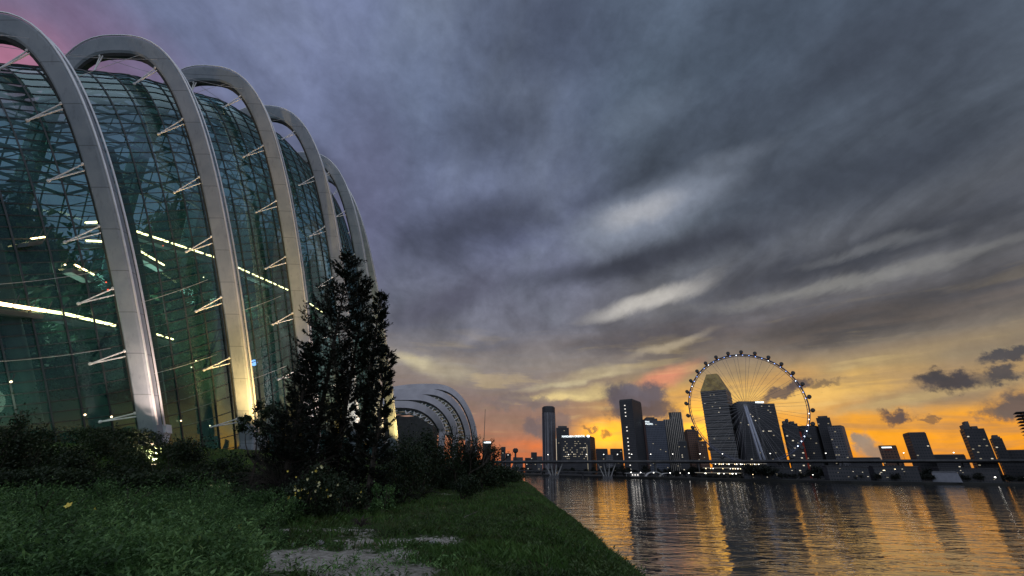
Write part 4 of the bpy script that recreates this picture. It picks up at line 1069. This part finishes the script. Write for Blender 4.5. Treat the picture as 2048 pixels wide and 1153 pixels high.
for px, s in ((1572, 1.7), (1588, 1.9), (1602, 1.6)):
    far_tree(px, 4, s, 'tall dark tree of the three-tree clump right of the lit terminal')
for px in range(1240, 2050, 16):
    far_tree(px + random.uniform(-6, 6), random.uniform(45, 80), random.uniform(.9, 1.5), 'dark tree in the back row behind the far waterfront', 'back row trees behind the far waterfront')
for k in range(16):
    p = at_y(1005 + k * 14, 940, 850 + random.uniform(0, 30)); t = thing('waterfront_tree', 'dark tree low behind the bridge on the left far bank', 'tree', (p[0], max(p[1], shore_y(p[0]) + 4), 2.4), 'trees behind the bridge on the far bank')
    q = random.randrange(4); link('trunk', far_protos[q][0], None, t); link('crown', far_protos[q][1], None, t); t.scale = (1.3, 1.3, random.uniform(.8, 1.4))

# ------------------------------------------------------------------ trees inside the conservatory
in_protos = []
for k in range(4):
    g, L = tree_mesh(10, 3.8, 4.0, 5200, .62, 22, tr=.22)
    tm = g.build('trunk', MT['bark']); cr = quads_mesh('crown', L); cr.materials.append(MT['inleaf'])
    in_protos.append((tm.data, cr)); bpy.data.objects.remove(tm)
IT = [(30, 430, 34, 'behind the left edge of the nearest bay'), (100, 480, 36, 'in the middle of the nearest bay'), (-20, 520, 30, 'cut by the left picture edge behind the glass'), (150, 520, 40, 'beside the first dark inner column'),
      (90, 640, 33, 'low in the nearest bay under the bright walkway'), (30, 700, 32, 'low at the left edge behind the glass'), (170, 690, 38, 'low beside the nearest arch'), (300, 520, 54, 'under the long walkway in the second bay'),
      (360, 500, 58, 'tallest in the second bay'), (420, 450, 62, 'beside the second arch, high in the glass'), (330, 640, 50, 'low left in the second bay'), (400, 660, 54, 'low right in the second bay'),
      (470, 470, 68, 'high left in the third bay'), (530, 500, 74, 'high right in the third bay'), (500, 640, 64, 'low in the third bay'), (560, 640, 70, 'low by the third arch'), (600, 520, 84, 'in the fourth bay'), (630, 620, 86, 'low in the fourth bay'), (650, 560, 92, 'far end of the hall'),
      (230, 600, 44, 'just right of the nearest arch'), (270, 720, 46, 'lowest beside the nearest arch'), (-60, 400, 30, 'tall at the left end behind the glass'), (60, 780, 31, 'bushy at floor level at the far left')]
for k, (px, py, D, where) in enumerate(IT):
    p = at_y(px, py, D); p[0] -= 3.5
    zb = 8.6; h = max(3.0, p[2] - zb)
    t = thing('indoor_tree', 'dark leafy indoor tree ' + where, 'tree', (p[0], p[1], zb), 'trees inside the conservatory', random.uniform(0, 6))
    s = h / 9.6; w = min(max(s, .7), 1.5); t.scale = (w, w, s)
    q = k % 4; link('trunk', in_protos[q][0], None, t); link('crown', in_protos[q][1], None, t)

# ------------------------------------------------------------------ grass on the bank
def scatter(n, y0, y1, fx0, fx1, power=1.6):
    """random ground points, denser towards the near end"""
    u = rng.uniform(0, 1, n); y = (y0 ** (1 - power) + u * (y1 ** (1 - power) - y0 ** (1 - power))) ** (1 / (1 - power))
    a, b = fx0(y), fx1(y)
    return a + (b - a) * rng.uniform(0, 1, n), y
def dirt_mask(x, y):
    m = np.zeros_like(x)
    for (cx, cy, rx, ry, rot) in DIRT:
        c, s = math.cos(math.radians(rot)), math.sin(math.radians(rot)); dx, dy = x - cx, y - cy
        m = np.maximum(m, 1.15 - np.hypot((dx * c + dy * s) / rx, (-dx * s + dy * c) / ry))
    return m + .22 * wob(x * 2.6, y * 2.6)
def worn(x, y):
    return np.exp(-((x - np.interp(y, [8, 14, 26, 50], [-4.0, -3.6, -2.6, -1.6])) / (1.1 + .3 * wob(x, y))) ** 2) * np.interp(y, [8, 30, 60], [1, .8, .2])
def blades(name, n, y0, y1, fx0, fx1, h, w, mat, label, keep=None, power=1.6, clump=0.0):
    x, y = scatter(n, y0, y1, fx0, fx1, power)
    if clump:
        k = wob(x * 1.7 + 3, y * 1.7) > rng.uniform(-1, 1, len(x)) * .9 - clump; x, y = x[k], y[k]
    k = dirt_mask(x, y) < rng.uniform(.0, .35, len(x)); x, y = x[k], y[k]
    if mat is MT['grass']:
        k = worn(x, y) < rng.uniform(0, 1.1, len(x)); x, y = x[k], y[k]
    if keep is not None: k = keep(x, y); x, y = x[k], y[k]
    z = ground_z(x, y); n = len(x)
    hs = h * rng.uniform(.45, 1.4, n) * (1 + .5 * np.clip(wob(x * .8, y * .8), -1, 1)); a = rng.uniform(0, 2 * PI, n); ws = w * (1 + y / 28)
    lean = rng.normal(size=(n, 2)) * .42
    P0 = np.stack([x, y, z - .02], -1); D = np.stack([np.cos(a), np.sin(a), 0 * a], -1) * ws[:, None]
    T = P0 + np.stack([lean[:, 0] * hs, lean[:, 1] * hs, hs], -1); Mid = P0 + np.stack([lean[:, 0] * hs * .35, lean[:, 1] * hs * .35, hs * .6], -1)
    Q = np.stack([P0 - D, P0 + D, Mid + D * .7, T], 1); Q2 = np.stack([P0 - D, Mid + D * .7, T, Mid - D * .7], 1)
    me = quads_mesh(name, np.stack([P0 - D * .8, P0 + D * .8, Mid + D * .55, T], 1))
    o = link(name, me, mat); return stuff(o, label, 'grass')
right_e = lambda y: shore_x(y) - .25
blades('grass', 120000, 6.5, 70, lambda y: -.47 * y + .2, right_e, .15, .012, MT['grass'], 'short green grass covering the sloping bank by the water')
blades('dry_grass', 20000, 6.5, 40, lambda y: np.maximum(-.47 * y + .4, -8), lambda y: np.minimum(right_e(y), 1.5), .09, .008, MT['drygrass'], 'dry straw-coloured grass round the bare earth on the bank', clump=-.1)
blades('bank_edge_grass', 16000, 18, 110, lambda y: shore_x(y) - 1.6, lambda y: shore_x(y) + .1, .34, .018, MT['grass'], 'taller ragged grass along the foot of the bank at the water', power=1.2)

# low leafy cover on the left: a mass of small-leaved sprigs of uneven height
def cover(nsprig, per, size, aspect):
    x, y = scatter(nsprig, 5.5, 27, lambda y: -1.28 * y - 2, lambda y: -.47 * y - .1 + .5 * wob(y * 0, y * 2), 1.6)
    k = dirt_mask(x, y) < .25; x, y = x[k], y[k]
    k = wob(x * 1.5 + 2, y * 1.3) + .6 * wob(x * 3.1, y * 2.9 + 5) > rng.uniform(-1.6, .3, len(x)); x, y = x[k], y[k]
    edge = sstep(0, 1.8, (-.47 * y - x))
    h = np.maximum(.12, (.48 + .40 * wob(x * .8, y * .8) + .20 * wob(x * 2.1, y * 1.9)) * (.2 + .8 * edge)) + rng.exponential(.09, len(x))
    n = len(x); j = np.repeat(np.arange(n), per); u = rng.uniform(.15, 1, len(j)) ** .7
    lean = rng.normal(size=(n, 2)) * .45
    P = np.stack([x[j] + lean[j, 0] * h[j] * u, y[j] + lean[j, 1] * h[j] * u, ground_z(x[j], y[j]) + h[j] * u], -1)
    a = rng.uniform(0, 2 * PI, len(j)); ax = np.stack([np.cos(a), np.sin(a), .55 + 0 * a], -1)
    return leaves(P, size, .5, aspect, axis=ax, jit=.35)
def weeds(n, per, size, aspect):
    q = [at_z(a, b, 5.42) for a, b in ((660, 1150), (730, 1146), (800, 1120), (880, 1135), (610, 1100), (850, 1095))]
    c = np.array(q)[rng.integers(0, 6, n)]; x = c[:, 0] + rng.normal(size=n) * .42; y = c[:, 1] + rng.normal(size=n) * .35
    h = .08 + rng.exponential(.05, n); j = np.repeat(np.arange(n), per); u = rng.uniform(.1, 1, len(j))
    P = np.stack([x[j] + rng.normal(size=len(j)) * .04, y[j] + rng.normal(size=len(j)) * .04, ground_z(x[j], y[j]) + h[j] * u], -1)
    a = rng.uniform(0, 2 * PI, len(j)); return leaves(P, size, .5, aspect, axis=np.stack([np.cos(a), np.sin(a), .5 + 0 * a], -1), jit=.3)
stuff(link('ground_cover', quads_mesh('ground_cover', np.concatenate([cover(13000, 12, .062, .36), cover(3400, 10, .10, .42), cover(1800, 8, .13, .16), weeds(260, 7, .07, .34)])), MT['cover']), 'dense leafy green plants covering the ground at lower left', 'ground cover')

# ragged weeds on the slope and along the water's edge
def slope_weeds(n, per, size, aspect, y0, y1, fx0, fx1, hh, thr):
    x, y = scatter(n, y0, y1, fx0, fx1, 1.5); k = (wob(x * 1.1, y * 1.2) + .7 * wob(x * 2.7 + 4, y * 2.3) > thr) & (dirt_mask(x, y) < .2); x, y = x[k], y[k]
    n = len(x); h = hh * (.4 + rng.exponential(.6, n)); j = np.repeat(np.arange(n), per); u = rng.uniform(.1, 1, len(j))
    P = np.stack([x[j] + rng.normal(size=len(j)) * .05, y[j] + rng.normal(size=len(j)) * .05, ground_z(x[j], y[j]) + h[j] * u], -1)
    a = rng.uniform(0, 2 * PI, len(j)); return leaves(P, size, .4, aspect, axis=np.stack([np.cos(a), np.sin(a), .6 + 0 * a], -1), jit=.35)
stuff(link('weeds', quads_mesh('weeds', np.concatenate([slope_weeds(15000, 8, .085, .32, 7, 50, lambda y: -.44 * y, right_e, .13, .15), slope_weeds(5000, 9, .13, .2, 20, 120, lambda y: shore_x(y) - 1.3, lambda y: shore_x(y) + .25, .30, -.2)])), MT['weedleaf']), 'ragged broad-leaved weeds in clumps over the grass slope and along the water', 'weeds')

# ------------------------------------------------------------------ conifers
def conifer(h, r, nwh, dens, profile, leaf=.17):
    g = MB(); g.tube([(0, 0, -.3), (0, .05, h * .5), (.03, 0, h)], [.15 + h * .006, .09, .02], 8)
    segs = []; tw = MB()
    zs = np.linspace(.4, h - .2, nwh)
    for z in zs:
        R = r * profile(z / h) * rng.uniform(.7, 1.15); nb = int(4 + dens * R)
        for b in range(nb):
            a = rng.uniform(0, 2 * PI); RR = R * rng.uniform(.55, 1.1); d = np.array([math.cos(a), math.sin(a), 0])
            t = np.linspace(0, 1, 7)[:, None]; rise = rng.uniform(.05, .55) * RR + .25
            pts = np.array([0, 0, z + rng.uniform(-.15, .15)]) + d * RR * t + np.array([0, 0, 1.]) * rise * t ** 2.2
            tw.tube(pts, np.linspace(.022, .008, 7), 3, False)
            segs.append(pts[3:])
            for q in (2, 3, 4, 5):
                for sd in (-1, 1):
                    if rng.random() < .25: continue
                    e = np.array([-d[1], d[0], 0]) * sd * rng.uniform(.4, .9) + d * .5 + np.array([0, 0, rng.uniform(.25, .8)])
                    l = rng.uniform(.22, .5) * (.5 + .5 * min(1, RR))
                    segs.append(pts[q] + e * l * np.linspace(0, 1, 4)[:, None])
    A, B = [], []
    for s in segs:
        dir_ = np.gradient(s, axis=0)
        m = 15; u = rng.uniform(.1, 1, m) * (len(s) - 1); i = np.minimum(u.astype(int), len(s) - 2); f = (u - i)[:, None]
        A.append(s[i] * (1 - f) + s[i + 1] * f); dd = dir_[i]; B.append(dd / (np.linalg.norm(dd, axis=1)[:, None] + 1e-9))
    A = np.concatenate(A); B = np.concatenate(B)
    return g, tw, leaves(A, leaf, .2, .26, axis=B, jit=.42)
def plant_conifer(label, px, ptop, D, r, nwh, dens, prof, leaf=.15):
    p = at_y(px, ptop, D); z = gz(p[0], D); top = p[2]
    g, tw, L = conifer(top - z, r, nwh, dens, prof, leaf)
    t = thing('conifer', label, 'tree', (p[0], D, z))
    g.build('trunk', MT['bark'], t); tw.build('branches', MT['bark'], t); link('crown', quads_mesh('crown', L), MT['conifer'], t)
plant_conifer('tallest black-green conifer standing before the right end of the conservatory', 700, 512, 22, 2.15, 40, 3.6, lambda u: np.interp(u, [0, .15, .55, .8, .93, 1], [.95, 1.0, .95, .72, .45, .12]))
plant_conifer('slimmer conifer growing against the right side of the tallest one', 762, 588, 21.4, .70, 32, 5, lambda u: np.interp(u, [0, .2, .8, 1], [.9, 1, .9, .3]))
plant_conifer('shorter broad conifer at the left side of the tallest one', 625, 690, 21.0, 1.25, 26, 4.0, lambda u: np.interp(u, [0, .2, .6, 1], [1.2, 1.25, .85, .15]))

plant_conifer('middle conifer filling the gap between the tallest and the slimmer one', 732, 566, 22.4, .95, 32, 3.6, lambda u: np.interp(u, [0, .2, .8, 1], [1, 1, .85, .2]))
plant_conifer('lowest young conifer in the group, at its right side', 776, 700, 20.8, .75, 20, 5, lambda u: np.interp(u, [0, .2, .8, 1], [1.1, 1.1, .7, .2]))

# ------------------------------------------------------------------ broadleaf plants
def bush(label, px, py_top, D, r, n, size, mat, name='shrub', cat='shrub', lumps=18, flower=None, ybase=None, aspect=.5):
    p = at_y(px, py_top, D); z = gz(p[0], D); h = max(.4, p[2] - z)
    g = MB()
    for k in range(8):
        a = rng.uniform(0, 2 * PI); limb(g, (rng.normal() * .08, rng.normal() * .08, -.1), (r * .6 * math.cos(a), r * .6 * math.sin(a), h * rng.uniform(.5, .85)), .03, .01)
    P = blob_points(n, (0, 0, h * .48), (r, r * .85, h * .56), lumps=lumps); P = P[P[:, 2] > -.05]
    t = thing(name, label, cat, (p[0], D, z))
    g.build('stems', MT['bark'], t); link('foliage', quads_mesh('foliage', leaves(P, size, .5, aspect)), MT[mat], t)
    if flower:
        nf, fs, mats = flower
        cand = P[(P[:, 1] < -r * .05) & (P[:, 2] > h * .3)]; cand = cand[rng.permutation(len(cand))[:nf]]
        for c in cand:
            t_ = MT[mats[rng.integers(len(mats))]]; link('blossom', blossom_mesh(fs * rng.uniform(.7, 1.2)), t_, t).location = c + np.array([0, -.10, .06])
    return t
_bl = {}
def blossom_mesh(s):
    s = round(s, 2)
    if s in _bl: return _bl[s].copy()
    g = MB()
    for k in range(5):
        a = k / 5 * 2 * PI; d = np.array([math.cos(a), -.35, math.sin(a)]); e = np.array([-math.sin(a), 0, math.cos(a)])
        c = np.zeros(3); g.add([c, d * s * .55 + e * s * .36, d * s, d * s * .55 - e * s * .36], [(0, 1, 2, 3)])
    g.tube([(0, 0, 0), (0, s * .7, -s * .2)], [s * .22, s * .08], 6)
    me = bpy.data.meshes.new('blossom'); me.from_pydata(np.concatenate(g.v).tolist(), [], g.f); me.update(); _bl[s] = me
    return me.copy()
bush('dark bush with many small yellow and pale blossoms left of the path, before the conifers', 642, 938, 15.5, 1.0, 5200, .10, 'darkleaf', 'flowering_bush', 'bush', 22, (40, .045, ['yellow', 'yellow', 'white_petal']))
bush('second flowering bush with sparse pale blossoms, right behind the first', 700, 968, 17.5, .75, 2600, .10, 'darkleaf', 'flowering_bush', 'bush', 14, (12, .04, ['white_petal', 'yellow']))
bush('small bright green bush on the grass right of the conifers', 765, 968, 19, .62, 2000, .10, 'cover', 'shrub', 'shrub', 12)
bush('dark shrub with glossy leaves right of the conifer foot', 812, 884, 24, 1.6, 4200, .14, 'darkleaf')
bush('dark shrub in the right-hand thicket, before the far conservatory', 850, 862, 34, 2.2, 5200, .18, 'darkleaf')
bush('dark round shrub under the bare twigged tree', 905, 876, 38, 2.4, 5200, .2, 'darkleaf')
bush('low dark shrub by the thin pole', 950, 898, 40, 2.3, 4600, .2, 'darkleaf')
bush('dark shrub at the right end of the thicket, touching the bridge in view', 985, 922, 46, 2.4, 4200, .22, 'darkleaf')
bush('last low shrub of the thicket above the water', 1008, 944, 60, 2.6, 3600, .25, 'darkleaf')
bush('small shrub at the crest of the grass right of the thicket', 930, 955, 28, 1.1, 2400, .13, 'darkleaf')
bush('dark tall shrub at the left picture edge against the glass', 18, 815, 24, 1.5, 5200, .16, 'darkleaf')
bush('dark rounded shrub before the nearest glass bay', 118, 858, 26, 2.0, 5600, .16, 'darkleaf')
bush('dark shrub before the first dark inner column', 210, 868, 27, 1.5, 4600, .16, 'darkleaf')
bush('dark mounded shrub right of the nearest arch foot', 385, 880, 29, 1.9, 5200, .17, 'darkleaf')
bush('low dark shrub before the second arch', 470, 912, 28, 1.4, 3600, .16, 'darkleaf')
bush('dark shrub between the grey clump and the conifers', 600, 880, 24, 1.1, 3600, .14, 'darkleaf')
bush('bluish low shrub with pale flower heads at the hedge front', 470, 962, 21, .8, 2200, .09, 'darkleaf', 'flowering_bush', 'bush', 12, (12, .05, ['white_petal']))
for px, py, D, r, lb in ((120, 968, 13, 1.2, 'leafy green shrub standing above the ground cover at the left, behind the large trumpet flower'), (262, 956, 16, 1.3, 'leafy green shrub in front of the dark hedge, left of centre of the ground cover'), (415, 962, 15.5, 1.2, 'leafy green shrub between the hedge and the ground cover, left of the pale flower heads'),
                        (545, 976, 14.5, 1.0, 'leafy green shrub at the right end of the ground cover beside the flowering bush'), (322, 1010, 11.5, .9, 'lower leafy green shrub in the middle of the ground cover'), (40, 1040, 10, .9, 'leafy green shrub low at the left picture edge'), (500, 1030, 12, .8, 'leafy green shrub above the left end of the bare earth')):
    bush(lb, px, py, D, r, 2800, .085, 'cover', lumps=16, aspect=.36)
# hedges at the foot of the conservatory
def hedge(label, x0, x1, D0, D1, h, n, size, mat='darkleaf'):
    f = rng.uniform(0, 1, n); px = x0 + (x1 - x0) * f; D = D0 + (D1 - D0) * f
    a = np.array([at_y(q, 950, d) for q, d in zip(px, D)])
    x = a[:, 0] + rng.normal(size=n) * .35; y = D + rng.normal(size=n) * .5
    hh = h * (1 + .22 * wob(x * .8, y * 1.1) + .12 * wob(x * 2.7, y * 2))
    z = ground_z(x, y) + hh * rng.uniform(0, 1, n) ** .6
    o = link('hedge', quads_mesh('hedge', leaves(np.stack([x, y, z], -1), size, .4, .5)), MT[mat]); tag(o, label, 'hedge')
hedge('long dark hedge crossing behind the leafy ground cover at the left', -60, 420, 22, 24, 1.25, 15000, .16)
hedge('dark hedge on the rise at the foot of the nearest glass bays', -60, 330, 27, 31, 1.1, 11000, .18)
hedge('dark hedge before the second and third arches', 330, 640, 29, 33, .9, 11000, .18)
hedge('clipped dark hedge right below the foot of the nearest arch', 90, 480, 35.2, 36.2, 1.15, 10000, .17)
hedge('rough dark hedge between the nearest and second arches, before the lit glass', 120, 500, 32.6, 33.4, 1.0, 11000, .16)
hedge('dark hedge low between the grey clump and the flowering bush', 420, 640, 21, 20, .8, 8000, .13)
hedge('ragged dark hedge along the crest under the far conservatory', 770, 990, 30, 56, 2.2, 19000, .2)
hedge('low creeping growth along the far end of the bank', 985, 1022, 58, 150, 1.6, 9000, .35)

# forked tree by the second arch
p = at_y(514, 910, 27); z = gz(p[0], 27)
t = thing('forked_tree', 'small tree with a forked bare trunk and round leaves before the second arch', 'tree', (p[0], 27, z))
g = MB(); top = at_y(516, 782, 27)[2] - z; f0 = np.array([.02, 0, top * .30])
limb(g, (0, 0, -.2), f0, .09, .075, .04)
for q in ((-.55, .2, .72), (.45, -.1, .68), (-1.0, 0, .58), (.9, .1, .6), (.0, .3, .85)):
    limb(g, f0, (q[0], q[1], q[2] * top), .05, .015, .1)
g.build('trunk', MT['bark'], t)
P = np.concatenate([blob_points(700, (dx, dy, dz * top), (.75, .7, .55), lumps=9) for dx, dy, dz in ((-1.0, 0, .66), (-.3, .2, .82), (.55, 0, .80), (1.15, .1, .62), (.2, -.2, .62))])
link('crown', quads_mesh('crown', leaves(P, .15, .5, .7)), MT['darkleaf'], t)

# bare twigged tree
def twiggy(g, tips, p, d, l, r, depth):
    e = p + d * l; limb(g, p, e, r, r * .72, .08, 5, 4)
    if depth == 0: tips.append(e); return
    for k in range(3 if depth > 1 else 2):
        q = d + rng.normal(size=3) * .62; q[2] = abs(q[2]) * .6 + .35; q /= np.linalg.norm(q)
        twiggy(g, tips, e, q, l * rng.uniform(.66, .85), r * .68, depth - 1)
for px, pt, D, lb in ((925, 842, 37, 'bare-twigged tree with stubby upright branches before the far conservatory'), (958, 862, 40, 'smaller bare-twigged tree by the thin pole')):
    p = at_y(px, pt, D); z = gz(p[0], D); h = p[2] - z; g = MB(); tips = []
    for k in range(3): 
        d = np.array([rng.normal() * .35, rng.normal() * .3, 1.0]); d /= np.linalg.norm(d); twiggy(g, tips, np.array([rng.normal() * .2, 0, -.2]), d, h * .30, .10, 4)
    t = thing('bare_tree', lb, 'tree', (p[0], D, z)); g.build('branches', MT['bark'], t)
    tp = np.array(tips); P = np.repeat(tp, 5, 0) + rng.normal(size=(len(tp) * 5, 3)) * .07
    link('leaf_tufts', quads_mesh('leaf_tufts', leaves(P, .16, .6, .4)), MT['darkleaf'], t)
p = at_y(965, 950, 41); z = gz(p[0], 41); zt_ = at_y(966, 819, 41)[2]
o = MB(); o.tube([(p[0], 41, z - .2), (p[0] + .03, 41, zt_)], [.05, .02], 6); o = o.build('pole', MT['palebark']); tag(o, 'thin upright pole at the right end of the thicket', 'pole')
# arching plants
def fronds(label, px, pyb, D, n, l, mat, name='cycad', w=.05, cat='plant', leafy=True, up=.9):
    p = at_y(px, pyb, D); z = gz(p[0], D); Q = []; g = MB()
    for k in range(n):
        a = rng.uniform(0, 2 * PI); L = l * rng.uniform(.7, 1.15); t = np.linspace(0, 1, 12); u = up * rng.uniform(.6, 1.2)
        pts = np.stack([math.cos(a) * L * t * .8, math.sin(a) * L * t * .8, .15 + L * (u * t - .75 * t * t)], -1)
        g.tube(pts, np.linspace(.014, .004, 12), 3, False)
        if leafy:
            tt_ = rng.uniform(.15, 1, 40); c = np.stack([np.interp(tt_, t, pts[:, j]) for j in range(3)], -1)
            s_ = np.where(rng.random(40) < .5, 1, -1)[:, None]; ax = np.array([-math.sin(a), math.cos(a), -.25]) * s_ + np.array([math.cos(a), math.sin(a), 0]) * .5
            Q.append(leaves(c, .30 * (1.1 - tt_), .5, .13, axis=ax, jit=.08))
        else:
            d = np.gradient(pts, axis=0); sd = np.array([-math.sin(a), math.cos(a), 0]) * w
            for i in range(11):
                k0, k1 = 1 - t[i], 1 - t[i + 1]; Q.append(np.array([[pts[i] - sd * k0, pts[i] + sd * k0, pts[i + 1] + sd * k1, pts[i + 1] - sd * k1]]))
    tt_ = thing(name, label, cat, (p[0], D, z)); g.build('stalks', MT['bark'], tt_); link('fronds', quads_mesh('fronds', np.concatenate(Q)), MT[mat], tt_)
fronds('dark cycad with arching feathery fronds right of the conifers', 838, 960, 24, 26, 1.7, 'darkleaf')
fronds('feathery fern-like plant at the left end of the earth path', 62, 1010, 17, 18, 1.1, 'cover')
fronds('palm-like plant lit yellow-green before the second arch', 365, 960, 22, 16, .9, 'cover')
fronds('spiky strap-leaved plant beside the second arch foot', 440, 930, 30, 30, 1.3, 'cover', 'strap_plant', .05, 'plant', False, 1.3)
fronds('big rounded grey-violet grass clump left of the conifers', 568, 985, 20.5, 420, 2.3, 'greyleaf', 'grass_clump', .022, 'grass clump', False, 1.35)
fronds('arching grass tuft in the ground cover, lower left', 165, 1085, 9.5, 26, .7, 'cover', 'grass_tuft', .012, 'grass tuft', False, 1.2)
fronds('thin grass tuft in the ground cover near the earth patch', 380, 1110, 9.6, 22, .55, 'cover', 'grass_tuft', .010, 'grass tuft', False, 1.4)
fronds('dark grass tuft on the pale earth of the path', 720, 1068, 13.2, 40, .36, 'drygrass', 'grass_tuft', .010, 'grass tuft', False, 1.3)
# single yellow flowers
for px, py, D, s, lb in ((137, 1012, 11.5, .085, 'large yellow trumpet flower standing above the ground cover at the left'), (78, 1096, 8.6, .10, 'drooping yellow flower low at the left, nearest the viewer'), (363, 1087, 9.6, .09, 'small yellow flower in the middle of the ground cover'),
                         (481, 1054, 11.5, .08, 'tiny yellow flower near the earth patch'), (426, 1092, 9.8, .045, 'tiny pale bud in the ground cover'), (190, 1018, 13, .05, 'tiny pale yellow flower right of the large trumpet')):
    p = at_y(px, py, D); t = thing('yellow_flower', lb, 'flower', tuple(p), 'yellow flowers in the ground cover')
    g = MB(); limb(g, (0, 0.1, gz(p[0], D) - p[2]), (0, .05, -.01), .008, .005, .03, 5); g.build('stem', MT['darkleaf'], t)
    b_ = link('blossom', blossom_mesh(s), MT['yellow'], t); b_.rotation_euler = (rng.normal() * .3, rng.normal() * .5, rng.normal() * .6)
# sticks and stones
for a, b, lb in (((925, 1092), (978, 1068), 'pale dead stick lying on the grass slope'), ((1078, 1068), (1150, 1110), 'thin dead branch lying down the slope near the water')):
    A = np.array(at_z(a[0], a[1], 4.6)); B = np.array(at_z(b[0], b[1], 4.4 if a[0] < 1000 else 3.6))
    for q in (A, B): q[2] = gz(q[0], q[1]) + .06
    g = MB(); limb(g, A, B, .018, .008, .06, 5, 8); o = g.build('stick', MT['palebark']); tag(o, lb, 'stick')
for k, (px, py, s, lb) in enumerate(((640, 1085, .10, 'small pale stone at the upper edge of the bare earth'), (585, 1090, .06, 'tiny stone at the left edge of the bare earth'), (865, 1080, .13, 'flat pale stone at the right end of the bare earth'), (600, 1125, .05, 'tiny stone low on the bare earth'))):
    p = at_z(px, py, 5.45); p[2] = gz(p[0], p[1])
    g = MB(); g.ball((0, 0, s * .3), s, 9, 7, .55); g.v[-1] += rng.normal(size=g.v[-1].shape) * s * .10; o = g.build('stone', MT['concrete'], None); o.location = p; tag(o, lb, 'stone')
